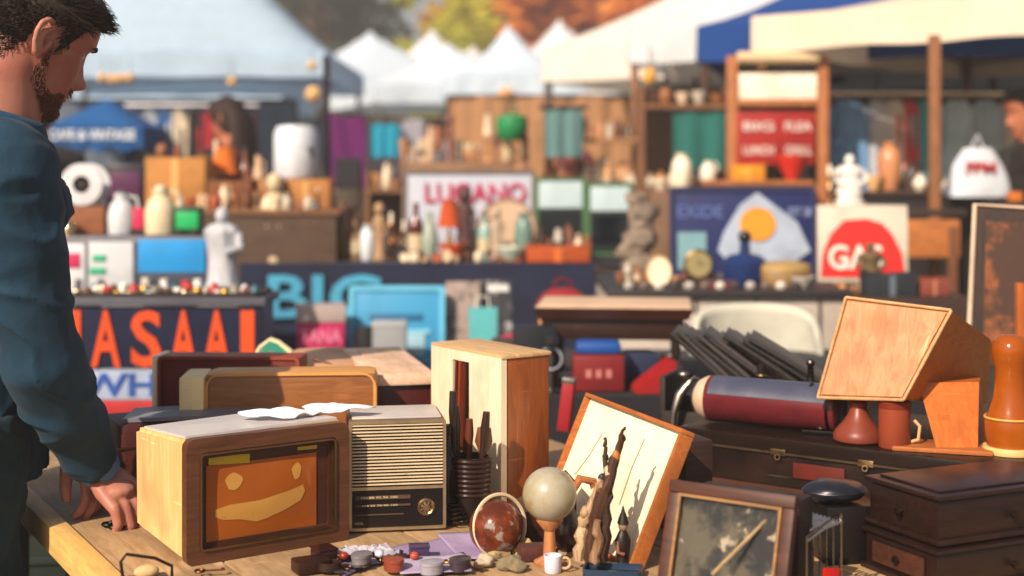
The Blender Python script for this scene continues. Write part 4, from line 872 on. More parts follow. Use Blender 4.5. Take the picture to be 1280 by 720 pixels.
put('vase', 388, 350, 6.06, 76, 34, '#c9cdd4', 'white urn on the navy table near its left end', '#e6e6ea', .951)
put('candlestick', 325, 350, 6.06, 52, 22, '#b08860', 'short brass candlestick at the left end of the navy table', '#c8b090', .951)
put('figurine', 366, 350, 6.08, 60, 22, '#a88a68', 'tan small figurine between cream figurine and white urn', None, .951)
t = thing('water_barrel', 'white plastic barrel with a black tap above the tan box', 'barrel', (X(370, 6.45), 6.45, zt2 + .13))
G().lathe([(.09, 0), (.1, .02), (.1, .2), (.085, .235), (.04, .24), (0, .24)], seg=28).out('barrel_body', paint('#c4cad2', .35), t)
G().tube([(.07, -.08, .13), (.09, -.12, .13), (.09, -.12, .09)], .009, 8).out('tap', paint('#1a1a1c'), t)
tag(G().box((0, 0, .065), (.2, .2, .13), bev=.003).out('crate', wood('#6a4a30'), None, (X(370, 6.45), 6.47, zt2)), 'wooden crate carrying the white barrel', 'crate')
# blue umbrella-like canopy with writing
t = thing('blue_canopy', 'small blue pointed market canopy printed with white writing', 'canopy', (X(134, 8.6), 8.6, 0))
zr0, zr1, zp = Z(188, 8.6), Z(160, 8.6), Z(122, 8.6); hw = (X(194, 8.6) - X(72, 8.6)) / 2
g = G()
def rf(u, v):
    x = -hw + 2 * hw * u; y = -.3 + .6 * v; k = max(abs(u - .5), abs(v - .5)) * 2; return Vector((x, y, zr1 + (zp - zr1) * (1 - k) ** 1.15))
g.cloth(rf, 16, 10); g.out('canopy_roof', canvas('#14528c', .15), t)
for y, s in ((-.3, 1), (.3, -1)):
    G().cloth(lambda u, v: Vector((-hw + 2 * hw * u, y + .006 * math.sin(u * 30), zr0 + (zr1 - zr0) * v - .015 * math.sin(u * 25) * (1 - v))), 24, 2).out('valance', canvas('#114a82', .15), t)
for x in (-hw, hw): G().cloth(lambda u, v: Vector((x, -.3 + .6 * u, zr0 + (zr1 - zr0) * v)), 6, 2).out('valance', canvas('#114a82', .15), t)
g = G(); g.text('CAFE & VINTAGE', hw * 1.7, .06, (0, -.31, (zr0 + zr1) / 2 + .02), .004); g.out('lettering', paint('#cfd8e2'), t)
for x in (-hw + .03, hw - .03): G().tube([(x, -.27, 0), (x, -.27, zr1)], .012, 8).out('pole', metal('#3a3f48'), t)
# hanging clothes rack behind the woman
Yr = 8.9; t = thing('clothes_rail', 'steel rail of hanging clothes under the far left canopy', 'clothes rail', (X(240, Yr), Yr, 0))
G().tube([(-.42, 0, Z(132, Yr)), (.42, 0, Z(132, Yr))], .012, 8).out('rail', metal('#8a8a90'), t)
for x in (-.4, .4): G().tube([(x, 0, 0), (x, 0, Z(132, Yr))], .014, 8).out('post', metal('#5a5a60'), t)
GC = [(-.36, '#1b3a64', 'navy'), (-.26, '#9aa0a8', 'grey'), (-.17, '#2a5a92', 'blue'), (-.08, '#c9b8a0', 'cream'), (.02, '#16181f', 'black'), (.12, '#a82434', 'crimson'), (.22, '#15171c', 'charcoal'), (.32, '#a83040', 'rose red')]
def garment(px, Y, ztop_, h, w, c, lb, name='shirt'):
    t = thing(name, lb, 'garment', (X(px, Y), Y, ztop_), 0, 'garments hanging on the rails')
    def f(u, v):
        a = u * 6.2832; ww = w / 2 * (.55 + .45 * min(1, (1 - v) * 6)) if v > .83 else w / 2 * (1 + .08 * (1 - v))
        return Vector((ww * math.cos(a), .035 * math.sin(a) + .012 * math.sin(a * 5 + v * 3), -h + (h - .03) * v))
    g = G(); g.cloth(f, 26, 10); bmesh.ops.remove_doubles(g.b, verts=g.b.verts, dist=.0005); g.out('garment_body', cloth(c), t)
    for s in (-1, 1): G().tube([(s * w * .42, 0, -.06), (s * w * .56, .0, -.16), (s * w * .6, .01, -.30)], [(.03, .02), (.035, .022), (.035, .02)], 10).out('sleeve', cloth(c), t)
    G().tube([(-w * .3, 0, -.045), (0, 0, -.02), (w * .3, 0, -.045)], .004, 6).out('hanger', metal('#777777'), t)
for dx, c_, nm in GC: garment(240 + dx * F / Yr, Yr, Z(132, Yr), .42, .12, c_, nm + ' garment hanging on the far left rail')

# purple banner pole
Yp = 7.6; t = thing('banner_stand', 'purple banner hanging beside a dark pole left of the far white tents', 'banner', (X(408, Yp), Yp, 0))
G().tube([(0, 0, 0), (0, 0, Z(70, Yp))], .018, 10).out('pole', metal('#39303a', .5), t)
G().cloth(lambda u, v: Vector((.02 + .19 * u, .01 * math.sin(u * 9 + v * 4), Z(236, Yp) + (Z(140, Yp) - Z(236, Yp) - .03 * math.sin(u * 3)) * v)), 10, 10).out('banner_cloth', canvas('#5c1a58', .15, '#4a1548'), t)
G().tube([(0, 0, Z(140, Yp)), (.22, 0, Z(140, Yp) - .03)], .008, 6).out('arm', metal('#333'+'333'), t)
G().box((.115, -.012, Z(216, Yp)), (.13, .004, .16)).out('dark_panel', paint('#1a1720'), t)

# ------------------------------------------------------------------ navy BIG table
Yn = 6.0; xa, xb = X(300, Yn), X(745, Yn); zn = Z(328, Yn)
t = thing('navy_table', 'long table draped in navy cloth with light blue letters BIG', 'table', (xa, Yn, 0)); W = xb - xa
G().box((W / 2, .5, zn - .012), (W, 1.0, .024), bev=.004).out('tabletop', wood('#3c3a44'), t)
G().cloth(lambda u, v: Vector((W * u, -.006 - .012 * math.sin(u * 40) * (1 - v), .01 + (zn - .012) * v)), 120, 6).out('navy_cloth', cloth('#121a36', .8, '#0c1126'), t)
for x in (0, W): G().cloth(lambda u, v: Vector((x, u, .01 + (zn - .012) * v)), 4, 3).out('navy_cloth', cloth('#121a36', .8, '#0c1126'), t)
g = G(); g.text('BIG', X(478, Yn) - X(336, Yn), Z(343, Yn) - Z(398, Yn), (X(407, Yn) - xa, -.022, Z(370, Yn)), .006); g.out('blue_letters', paint('#3f93b5', .6), t)
for x in (.05, W - .05): G().box((x, .9, .45), (.05, .05, .9)).out('leg', wood('#2a2a30'), t)
zn0 = zn
# boards leaning against its front
def board(name, label, cat, px0, px1, py0, py1, Y, m, frame=None, lean=R(-8), rz=0):
    w_ = X(px1, Y) - X(px0, Y); h = Z(py0, Y) - Z(py1, Y)
    t = thing(name, label, cat, (X(px0, Y), Y, Z(py1, Y)), rz); e = t; 
    o1 = G().box((w_ / 2, 0, h / 2), (w_, .016, h), bev=.003).out('board', m, t); 
    if frame:
        g = G(); rr_frame(g, -.008, w_ + .008, -.008, h + .008, .02, -.016, .012, .012); g.out('frame', frame, t)
    t.rotation_euler = (lean, 0, rz); return t, w_, h
# low bench that carries boards
Yl = 5.1; zl_ = .62
tl = thing('display_bench', 'low dark bench in front of the navy table carrying boards and bags', 'bench', (X(330, Yl), Yl, 0)); W = X(660, Yl) - X(330, Yl)
G().box((W / 2, .25, zl_ - .015), (W, .5, .03), bev=.004).out('bench_top', wood('#26272e'), tl)
for x in (.05, W - .05):
    for y in (.04, .46): G().box((x, y, .295), (.045, .045, .59)).out('leg', wood('#1d1e24'), tl)
zpy = 210 + (EYE - zl_) * F / 5.3
t, w_, h = board('blue_sign', 'light blue framed board with geometric steps leaning on the navy table', 'sign', 438, 553, 360, zpy, 5.35, paint('#2f86b0', .5, '#27769e'), paint('#57a8c8', .4))
for x, z, a, b_, c_ in ((.17, .62, .20, .07, '#1b5f88'), (.12, .35, .13, .22, '#1f6a96'), (.22, .42, .16, .05, '#7cbcd4'), (.24, .25, .08, .26, '#8db4c4')):
    G().box((x, -.012, z * h), (a, .008, b_ * h * 1.2), bev=.001).out('painted_shape', paint(c_), t)
t, w_, h = board('poster_board', 'grey brown poster board with pale streaked lettering beside the blue sign', 'poster', 556, 600, 352, zpy, 5.42, mat('blotch', '#4a3f40', .6, '#8c7c74', 9, c3='#3a3234'))
t, w_, h = board('poster_board', 'dark grey poster board with white corner above the teal bag', 'poster', 596, 640, 350, zpy, 5.46, mat('blotch', '#35353c', .6, '#23242a', 8, c3='#9a9a98'))
G().box((w_ * .6, -.01, h * .9), (w_ * .6, .006, h * .08)).out('white_strip', paint('#c9c9c6'), t)
t = thing('carrier_bag', 'pale teal paper carrier bag in front of the poster boards', 'bag', (X(603, 5.2), 5.2, zl_))
g = G(); g.hexa([(-.045, -.03, 0), (.05, -.03, 0), (.05, .03, 0), (-.045, .03, 0), (-.05, -.02, .22), (.055, -.02, .22), (.055, .02, .22), (-.05, .02, .22)]); g.out('bag_body', paint('#4fa0a4', .6), t)
G().tube([(-.025, 0, .22), (-.02, 0, .26), (.02, 0, .26), (.025, 0, .22)], .003, 6).out('handle', paint('#d8d8d0'), t)
t = thing('gift_box', 'magenta box with grey lid left of the light blue sign', 'box', (X(400, 5.2), 5.22, zl_), R(8))
G().box((0, 0, .085), (.17, .12, .17), bev=.004).out('box_body', paint('#b02458', .5), t); G().box((0, 0, .20), (.18, .13, .06), bev=.004).out('lid', paint('#a39490'), t)
g = G(); g.text('TANA', .15, .05, (0, -.063, .12), .003); g.out('lettering', paint('#d87a9a'), t)
t = thing('gift_box', 'silver grey box standing at the foot of the blue sign', 'box', (X(487, 5.15), 5.16, zl_)); G().box((0, 0, .08), (.12, .08, .16), bev=.004).out('box_body', paint('#86898c', .5), t); G().box((0, 0, .166), (.125, .085, .02), bev=.002).out('lid', paint('#9a9c9e'), t)
t = thing('tea_caddy', 'dark grey tin caddy left of the silver box', 'caddy', (X(455, 5.15), 5.18, zl_)); G().lathe([(.04, 0), (.042, .01), (.042, .13), (.03, .14), (.03, .155), (0, .157)], seg=20).out('caddy_body', metal('#5a5a58', .4), t)
for px, c_, lb, kd in ((640, '#c9a9a4', 'pink and white folded cloth at the right end of the bench', 'napkin'), ):
    tag(G().box((0, 0, .05), (.11, .1, .09), (0, .1, 0), .02).out('folded_cloth', cloth(c_), None, (X(px, 5.2), 5.22, zl_ + .008)), lb, 'cloth')
t = thing('red_bag', 'crimson rounded bag in front of the navy table right end', 'bag', (X(703, 5.4), 5.4, .62))
G().sph((0, 0, .20), .085, (1.2, .5, .9), 24).out('bag_body', cloth('#86141a', .7), t); G().torus((0, 0, .275), .035, .005, (R(90), 0, 0)).out('handle', cloth('#6a1012'), t)
tag(G().box((0, 0, .31), (.3, .3, .62), bev=.004).out('plinth', paint('#1c1c22'), None, (X(703, 5.4), 5.42, -.001)), 'black plinth under the crimson bag', 'plinth')
t = thing('carton_tray', 'shallow wooden tray with red cloth left of the side table', 'tray', (X(652, 4.6), 4.62, .745), R(-6))
G().box((0, 0, .012), (.22, .16, .02), bev=.002).out('tray_base', wood('#8a5a34'), t); G().box((0, -.078, .03), (.22, .008, .04)).out('tray_side', wood('#9a6a40'), t)
G().sph((-.02, 0, .04), .045, (1.4, 1, .6), 18).out('red_cloth', cloth('#a8203a'), t)

# goods on the navy table
Yg = 6.12
GOODS = [('bottle', 413, 62, 16, '#3a4a44', 'slim grey-green bottle at the far left of the navy table goods'), ('vase', 428, 76, 20, '#6a4a34', 'brown vase second from the left on the navy table'), ('bottle', 444, 54, 16, '#8a6a4a', 'amber bottle behind the small white bottle'),
    ('vase', 459, 44, 20, '#c4cdd2', 'small white bottle-vase shining on the navy table'), ('figurine', 474, 72, 18, '#9c7c5c', 'tan figurine right of the white bottle-vase'), ('candlestick', 489, 60, 16, '#8a5a30', 'brass candlestick left of the red-brown bottle'),
    ('bottle', 520, 72, 20, '#4a1812', 'red-brown bottle below the pink letters'), ('vase', 537, 60, 22, '#8f9a8c', 'pale grey-green vase on the navy table'), ('candlestick', 505, 50, 15, '#6a5a44', 'small pewter candlestick under the first pink letter'), ('figurine', 581, 92, 26, '#4a3030', 'dark standing figurine in front of the pink letters'),
    ('lamp', 562, 76, 30, '#a8441c', 'rust orange shaded lamp on the navy table'), ('bottle', 606, 60, 18, '#7f9c94', 'pale green glass bottle right of the dark figurine'), ('figurine', 620, 66, 20, '#a8927c', 'beige figurine before the round beige platter'),
    ('vase', 655, 60, 24, '#5f7a72', 'green-grey vase beside the round beige platter')]
for kd, px, hp, wp, c_, lb in GOODS: put(kd, px, 0, Yg, hp, wp, c_, lb, None, zn0)
put('plate', 634, 0, 6.3, 74, 74, '#b49a80', 'large round beige platter standing beneath the pink letters', '#7c604a', zn0)
put('bowl', 566, 0, 6.06, 22, 36, '#b8431a', 'orange red bowl in front of the dark figurine', '#8a2c10', zn0)
put('bowl', 640, 0, 6.05, 18, 44, '#b6c4b8', 'pale green dish at the foot of the round platter', '#d8c9a8', zn0)
put('box', 697, 0, 6.08, 18, 78, '#a3471a', 'flat rust orange box right of the pale green dish', '#c4652a', zn0)
put('bottle', 592, 0, 6.2, 50, 16, '#c2bfb4', 'clear pale bottle behind the green glass bottle', '#d8d4c8', zn0)
G_LATE = [(470, 500, 6.35), (545, 560, 6.35), (585, 740, 6.42)]
# big sign with pink letters
Ys = 6.55; t, w_, h = board('lettered_sign', 'long white sign with faded pink capital letters standing on the navy table', 'sign', 505, 668, 214, 210 + (EYE - zn0) * F / Ys, Ys, paint('#a9acb8', .6, '#96a0b2'), paint('#6a5a50'), R(-3))
g = G(); g.text('LUGANO', w_ * .78, h * .24, (w_ * .55, -.018, h * .74), .004); g.out('pink_letters', paint('#a82a50', .6), t)
Yw = 6.5; 
for px0, px1, py0, lb in ((670, 731, 224, 'green framed window panel with white upper half, left one of the pair'), (735, 790, 230, 'green framed window panel with white upper half, right one of the pair')):
    t, w_, h = board('window_panel', lb, 'window panel', px0, px1, py0, 210 + (EYE - zn0) * F / Yw, Yw, paint('#172420', .4), paint('#3c5c3c'), R(-3)); tag(t, None, None, 'green window panels on the navy table')
    G().box((w_ / 2, -.012, h * .8), (w_ * .9, .008, h * .36), bev=.001).out('white_panel', paint('#a8bcc0', .5), t)
    G().box((w_ / 2, -.010, h * .36), (w_ * .86, .004, h * .4)).out('dark_glass', mat('glass', '#101820', .05, t=.3), t)
# extend navy table to the right under the windows
t = thing('low_shelf', 'dark shelf continuing right of the navy table under the green windows', 'shelf', (xb + .01, 6.0, 0)); W2_ = X(800, 6) - xb
G().box((W2_ / 2, .4, zn0 - .012), (W2_, .8, .024)).out('shelf_top', wood('#26242a'), t); G().box((W2_ / 2, .01, zn0 / 2 - .014), (W2_, .02, zn0 - .03)).out('front_board', paint('#1e1d24'), t)

# --- grey sculpture
t = thing('sculpture', 'knobbly grey brown carved totem between window panels and navy sign', 'sculpture', (X(795, 5.5), 5.5, .0))
G().box((0, 0, Z(362, 5.5) / 2), (.2, .2, Z(362, 5.5)), bev=.005).out('pedestal', paint('#2a2624'), t)
z0 = Z(362, 5.5)
g = G(); 
for k, (dx, r) in enumerate(((0, .06), (.01, .075), (-.02, .06), (.015, .07), (.02, .05), (.03, .06), (.0, .04))): g.sph((dx, 0, z0 + .04 + .052 * k), r, (1, .8, .75), 16)
for v in g.b.verts: v.co += Vector((noise.noise(v.co * 30), noise.noise(v.co * 30 + Vector((5, 5, 5))), 0)) * .02
g.out('carved_body', mat('stone', '#8a7a6a', .7, '#4a3e36', 3), t)

# --- right white cabinets with goods
Yc = 5.0; xa, xb = X(762, Yc), X(1062, Yc); zc_ = Z(362, Yc)
t = thing('white_cabinet', 'long white cabinet with dark top edge behind the orange casing', 'cabinet', (xa, Yc, 0)); W = xb - xa
G().box((W / 2, .4, zc_ - .012), (W + .02, .84, .024), bev=.003).out('cabinet_top', paint('#2a2628'), t)
G().box((W / 2, .4, (zc_ - .026) / 2), (W, .78, zc_ - .028), bev=.003).out('cabinet_body', paint('#a89e94', .6, '#8e8278'), t)
for px in (870, 945, 1025): G().box((X(px, Yc) - xa, .006, zc_ / 2), (.008, .012, zc_ - .06)).out('door_gap', paint('#4a4440'), t)
# pale shell chair
t = thing('armchair', 'pale grey-green shell armchair in front of the white cabinet', 'armchair', (X(952, 4.55), 4.62, 0))
def sh_(u, v): 
    a = R(-100 + 200 * u); r = .205 * (1 + .1 * math.sin(math.pi * v)); 
    return Vector((r * math.sin(a) * 1.0, .02 + r * math.cos(a) * .6, .50 + .40 * v * (1 - .25 * abs(2 * u - 1) ** 3)))
g = G(); g.cloth(sh_, 30, 14); o_ = g.out('shell_back', paint('#b4b2a4', .6, '#98968a'), t); m_ = o_.modifiers.new('s', 'SOLIDIFY'); m_.thickness = .02
G().sph((0, 0, .56), .2, (1, .75, .22), 24).out('seat', cloth('#8f9282'), t)
for x in (-.14, .14):
    for y in (-.1, .1): G().tube([(x * .7, y * .7, .53), (x, y, 0)], .012, 8).out('leg', metal('#5a544c'), t)
# navy sign with white diamond
Yq = 5.55; t, w_, h = board('navy_sign', 'navy sign with white pointed shape and yellow circle on the right cabinet', 'sign', 840, 1018, 236, 210 + (EYE - zc_) * F / Yq, Yq, paint('#141f52', .5, '#101842'), paint('#20264a'), R(-4))
G().flat([(w_ * .42, h * .12), (w_ * .74, -.0 + h * .05), (w_ * .97, h * .3), (w_ * .88, h * .62), (w_ * .6, h * .96), (w_ * .48, h * .82), (w_ * .36, h * .5), (w_ * .32, h * .3)], -.018, .008).out('white_shape', paint('#9aa6b8'), t)
G().flat([(w_ * .6 + w_ * .125 * math.cos(a), h * .6 + h * .19 * math.sin(a)) for a in [k * .2618 for k in range(24)]], -.026, .007).out('yellow_disc', paint('#cc8622', .5), t)
G().box((w_ * .14, -.012, h * .3), (w_ * .2, .006, h * .42)).out('pale_panel', paint('#6f97a0'), t)
g = G(); g.text('EXIDE', .18, .05, (w_ * .2, -.013, h * .74), .003); g.out('faded_letters', paint('#4a5c92'), t)
g = G(); g.text('EST 28', .09, .035, (w_ * .9, -.013, h * .74), .003); g.out('faded_letters', paint('#7a88b0'), t)
# GAS sign
Yq = 5.35; t, w_, h = board('gas_sign', 'square white sign with a red domed emblem reading GAS', 'sign', 1022, 1132, 256, 210 + (EYE - zc_) * F / Yq, Yq, paint('#b8ae9e', .6), None, R(-6), R(-8))
dome = [(w_ * .03, h * .06), (w_ * .97, h * .06), (w_ * .93, h * .38), (w_ * .83, h * .62), (w_ * .72, h * .76), (w_ * .55, h * .82), (w_ * .3, h * .80), (w_ * .15, h * .62), (w_ * .06, h * .38)]
G().flat(dome, -.014, .007).out('red_emblem', paint('#c0160e', .45), t)
g = G(); g.text('GAS', w_ * .6, h * .32, (w_ * .42, -.015, h * .32), .004); g.out('white_letters', paint('#d8ccc0'), t)
zq = zc_
put('plate', 823, 0, 5.12, 40, 32, '#e0cfac', 'cream oval plate standing left of the navy sign', '#a88a5c', zq)
put('clock', 873, 0, 5.16, 46, 38, '#8c8058', 'round olive faced clock in front of the navy sign', '#6a5a40', zq)
t = thing('ink_bottle', 'squat dark blue bottle with stopper before the white pointed shape', 'bottle', (X(931, 5.15), 5.15, zq))
G().lathe([(.075, 0), (.08, .01), (.08, .09), (.06, .11), (.02, .12), (.018, .16)], seg=24).out('bottle_body', paint('#1a2c58', .15), t); G().sph((0, 0, .178), .024, seg=16).out('stopper', paint('#15171c', .2), t)
t = thing('round_box', 'round tan wooden box lying right of the dark blue bottle', 'box', (X(980, 5.12), 5.12, zq))
G().lathe([(.09, 0), (.095, .006), (.1, .05), (.095, .056)], seg=28, sy=.7).out('box_body', wood('#8a6c40', .5), t); G().lathe([(.1, .057), (.095, .08), (.05, .092), (0, .094)], seg=28, sy=.7).out('lid', wood('#a58650', .5), t)
put('figurine', 1088, 0, 5.1, 56, 34, '#6a5438', 'mossy bronze figurine in front of the GAS sign', None, zq, m=mat('stone', '#6a5438', .6, '#3c3420', 3))
put('book_stack', 905, 0, 5.06, 10, 40, '#7a2430', 'short stack of red and grey books in front of the blue bottle', '#50343c', zq)
put('candlestick', 855, 0, 5.08, 30, 18, '#8c8478', 'low pewter candlestick left of the olive clock', '#6a6258', zq)
put('bowl', 1003, 0, 5.06, 14, 30, '#b8b0a8', 'small pewter bowl right of the round tan box', None, zq)
for k, px in enumerate(range(786, 1000, 19)):
    c_ = ('#a8a098', '#6a5a50', '#c8c0b4', '#3a3436')[k % 4]; y = 5.03
    tag(G().lathe([(.016, 0), (.02, .012), (.012, .024), (0, .027)], seg=12).out('trinket', paint(c_, .3), None, (X(px, y), y, zq + .0005)), 'small loose trinket along the front edge of the white cabinet', 'trinket', 'trinkets along the white cabinet edge')
# small black stools / boxes right of sign
t = thing('footstool', 'small black metal footstool on the cabinet below the GAS sign', 'footstool', (X(1023, 4.7), 4.75, 0), 0)
bpy.data.objects.remove(t)
Ye = 4.9; xa2 = X(1066, Ye); t = thing('side_cabinet', 'dark low cabinet right of the white one carrying glass boxes', 'cabinet', (xa2, Ye, 0)); W = X(1215, Ye) - xa2; ze = Z(372, Ye)
G().box((W / 2, .35, ze / 2), (W, .7, ze), bev=.004).out('cabinet_body', wood('#38241c', .5), t)
for px in (1090, 1125, 1160): G().box((X(px, Ye) - xa2, -.003, ze - .12), (.006, .004, .2)).out('door_gap', paint('#120c0a'), t)
put('box', 1110, 0, 5.0, 26, 62, '#20262c', 'dark glassy box in front of the GAS sign right corner', '#5a6670', ze)
put('box', 1165, 0, 5.0, 20, 36, '#7a3a2c', 'brown-red box right of the dark glassy box', '#a86a50', ze)
# chair (right)
t = thing('wooden_chair', 'wooden chair frame with tan back board right of the GAS sign', 'chair', (X(1165, 5.9), 5.9, 0))
cw = wood('#6a4024', .5, ax='z')
for x in (-.15, .13):
    G().box((x, .15, .55), (.04, .04, 1.1), bev=.004).out('leg', cw, t); G().box((x, -.15, .35), (.04, .04, .7), bev=.004).out('leg', cw, t)
G().box((-.01, 0, .72), (.36, .36, .04), bev=.006).out('seat', cw, t); G().box((-.01, .15, 1.05), (.34, .03, .16), bev=.005).out('back_board', wood('#b06a34', .5), t); G().box((-.01, .15, 1.16), (.40, .04, .03), bev=.004).out('top_rail', wood('#3a2a24'), t)
t = thing('crate_stand', 'black stand behind the wooden chair under the hanging clothes', 'stand', (X(1160, 6.6), 6.6, 0)); G().box((0, .2, .61), (.56, .4, 1.22), bev=.005).out('stand_body', paint('#1c1714'), t); G().box((0, .2, 1.23), (.6, .44, .02), bev=.003).out('stand_top', wood('#3c2a22'), t)
put('vase', 1150, 0, 6.7, 22, 18, '#d8cbb8', 'small cream jar on the black stand', None, 1.241); put('vase', 1186, 0, 6.7, 18, 16, '#cbbca8', 'smaller cream jar right on the black stand', None, 1.241)
# open chest lid (right)
Yo = 3.45; t = thing('chest_lid', 'tall dark board with pale rim and worn orange brown upper half at right', 'board', (X(1203, Yo), Yo, .62), R(-12))
g = G(); g.hexa([(0, 0, 0), (.30, 0, 0), (.30, .03, 0), (0, .03, 0), (.035, .06, .64), (.34, .06, .62), (.34, .09, .62), (.035, .09, .64)]); g.out('board', wood('#1e1511', .5, '#38221a', 'z'), t)
G().tube([(.0, -.003, .0), (.035, .057, .64), (.33, .057, .622)], .006, 8).out('pale_rim', paint('#c8b098'), t)
g = G(); g.hexa([(.05, .018, .25), (.29, .018, .25), (.29, .026, .25), (.05, .026, .25), (.06, .05, .60), (.31, .05, .59), (.31, .058, .59), (.06, .058, .60)]); g.out('worn_panel', mat('blotch', '#7a4420', .6, '#3a2418', 5, c3='#5c341c'), t)
t = thing('stool', 'dark stool carrying the tall board', 'stool', (X(1270, 3.5), 3.56, 0)); G().box((0, 0, .605), (.40, .26, .03), bev=.004).out('seat', wood('#2c1d16'), t)
for x in (-.16, .16):
    for y in (-.09, .09): G().box((x, y, .295), (.03, .03, .59)).out('leg', wood('#2c1d16'), t)
t = thing('wooden_post', 'slim orange wooden strip standing at the right edge before the dark board', 'post', (X(1279, 3.2), 3.22, .75))
G().box((0, 0, .17), (.018, .02, .34), bev=.002).out('strip', wood('#a8561c', .4, ax='z'), t); G().box((0, 0, .004), (.06, .06, .008), bev=.002).out('foot', wood('#7a3c14'), t)
tag(G().box((0, 0, .0), (.05, .05, .04), bev=.003).out('orange_box', paint('#c06a22'), None, (X(1270, 5.9), 5.92, Z(246, 5.9))), 'small orange box on the dark shelf at the right edge', 'box')
t = thing('dark_shelf', 'dark shelf at the far right edge under the orange box', 'shelf', (X(1275, 5.9), 5.95, 0)); G().box((0, 0, (Z(253, 5.9)) / 2), (.22, .3, Z(253, 5.9)), bev=.003).out('shelf_body', paint('#17120f'), t)
G().box((0, -.152, .6), (.2, .004, .9)).out('shelf_door', paint('#221a16'), t)
# ================================================================== STALLS FURTHER BACK
def shelf_unit(label, px0, px1, Y, rows, c='#7a5434', depth=.3):
    xa, xb = X(px0, Y), X(px1, Y); W = xb - xa; zs = [Z(p, Y) for p in rows]
    t = thing('shelf_unit', label, 'shelf unit', (xa, Y, 0)); m = wood(c, .6)
    for z in zs: G().box((W / 2, depth / 2, z - .012), (W, depth, .024)).out('shelf', m, t)
    G().box((W / 2, depth - .008, sorted(zs)[1] / 2), (W, .016, sorted(zs)[1] - .03)).out('back_board', wood('#6a4a32', .7), t)
    for x in (-.016, W + .016): G().box((x, depth / 2, max(zs) / 2 + .05), (.03, depth, max(zs) + .1)).out('upright', m, t)
    return zs
PAL = ['#c9a888', '#8a5a3a', '#e0cdb0', '#5a3a2a', '#b07a50', '#d6c0a4', '#7a4a3a', '#a89a84', '#c48c5c', '#3c3a3a', '#9c4a2c', '#b8b0a0']
PNM = ['sand', 'chestnut', 'cream', 'dark brown', 'tan', 'pale beige', 'reddish brown', 'stone grey', 'caramel', 'charcoal', 'rust', 'light grey']
KN = ['vase', 'figurine', 'bottle', 'jug', 'lamp', 'box', 'candlestick', 'bowl', 'book_stack', 'plate']
KW = {'box': 'carton', 'book_stack': 'stack of books', 'plate': 'standing plate', 'lamp': 'shaded lamp'}
used = {}
def fill(px0, px1, Y, z, step, hmin, hmax, place, seed, grp):
    r = random.Random(seed); px = px0 + step * .4; i = 0
    while px < px1 - step * .3:
        k = r.choice(KN); ci = r.randrange(len(PAL)); h = r.uniform(hmin, hmax); w_ = min(step * r.uniform(.85, 1.15), h * .9)
        if k in ('bowl', 'book_stack', 'box'): h *= .6; w_ = step
        base = '%s %s %s' % (PNM[ci], KW.get(k, k), place)
        n = used.get(base, 0); used[base] = n + 1
        if n: base = '%s %s, %s such, %s' % (PNM[ci], KW.get(k, k), ('', 'second', 'third', 'fourth', 'fifth')[min(n, 4)], place)
        put(k, px, 0, Y + r.uniform(-.03, .03), h, w_, PAL[ci], ' '.join(base.split()[:16]), PAL[(ci + 3) % 12], z, grp)
        px += step * r.uniform(.95, 1.2); i += 1
# centre clutter stall (460-680)
zs = shelf_unit('tiered wooden shelf of curios under the middle white tents', 462, 668, 8.6, (300, 236))
fill(466, 664, 8.66, zs[1], 11, 16, 34, 'in the front row of the middle curio shelf', 11, 'curios on the middle tent shelves')
tag(G().box((0, 0, 0), (X(664, 8.8) - X(500, 8.8), .12, .16), bev=.003).out('step_block', wood('#8a6444', .6), None, (X(582, 8.82), 8.84, zs[1] + .081)), 'wooden step block carrying the raised curios on the middle shelf', 'step')
fill(500, 664, 8.82, zs[1] + .162, 11, 22, 62, 'on the step block of the middle shelf', 12, 'curios on the middle tent shelves')
t = thing('green_cushion', 'round green enamel pot hanging over the middle curio shelf', 'pot', (X(640, 8.55), 8.7, Z(176, 8.7))); G().lathe([(.06, 0), (.09, .03), (.1, .1), (.09, .15), (.03, .165), (0, .17)], seg=24).out('pot_body', paint('#1c7a44', .4), t); G().torus((0, 0, .19), .03, .008, (R(90), 0, 0), 16).out('handle', paint('#14502c'), t)
zs = shelf_unit('wooden shelf of curios left of the teal cloth', 676, 800, 8.2, (330, 240, 172), '#a0744c')
fill(680, 796, 8.3, zs[1], 12, 22, 46, 'on the lower shelf left of the teal cloth', 21, 'curios left of the teal cloth')
fill(684, 796, 8.4, zs[1], 12, 40, 62, 'at the back of the shelf left of the teal cloth', 22, 'curios left of the teal cloth')
fill(735, 800, 8.34, zs[2], 11, 14, 26, 'on the highest shelf left of the teal cloth', 23, 'curios left of the teal cloth')
zs = shelf_unit('dark wooden shelf under the blue tent', 806, 912, 8.0, (330, 236, 130), '#7c5232')
fill(808, 925, 7.9, zs[1], 13, 18, 36, 'in front of the teal cloth', 31, 'curios in front of the teal cloth')
fill(806, 905, 8.1, zs[2], 19, 18, 30, 'on the shelf under the blue tent', 32, 'curios under the blue tent')
def hang(name, lb, cat, px0, px1, py0, py1, Y, c, c2=None, bar=True, wave=.012, n=2.3):
    xa, xb = X(px0, Y), X(px1, Y); z0, z1 = Z(py1, Y), Z(py0, Y); t = thing(name, lb, cat, (xa, Y, z0)); W = xb - xa
    G().cloth(lambda u, v: Vector((W * u, wave * math.sin(u * n * 6.28) * (1 - .5 * v), (z1 - z0) * v)), 30, 8).out('cloth_panel', canvas(c, .15, c2), t)
    if bar: G().tube([(-.03, 0, z1 - z0), (W + .03, 0, z1 - z0)], .012, 8).out('bar', metal('#5a4a40'), t)
    return t
hang('hanging_cloth', 'teal cloth hanging between curio shelf and red menu sign', 'cloth', 841, 914, 138, 212, 7.7, '#24665f', '#1a4c4a')
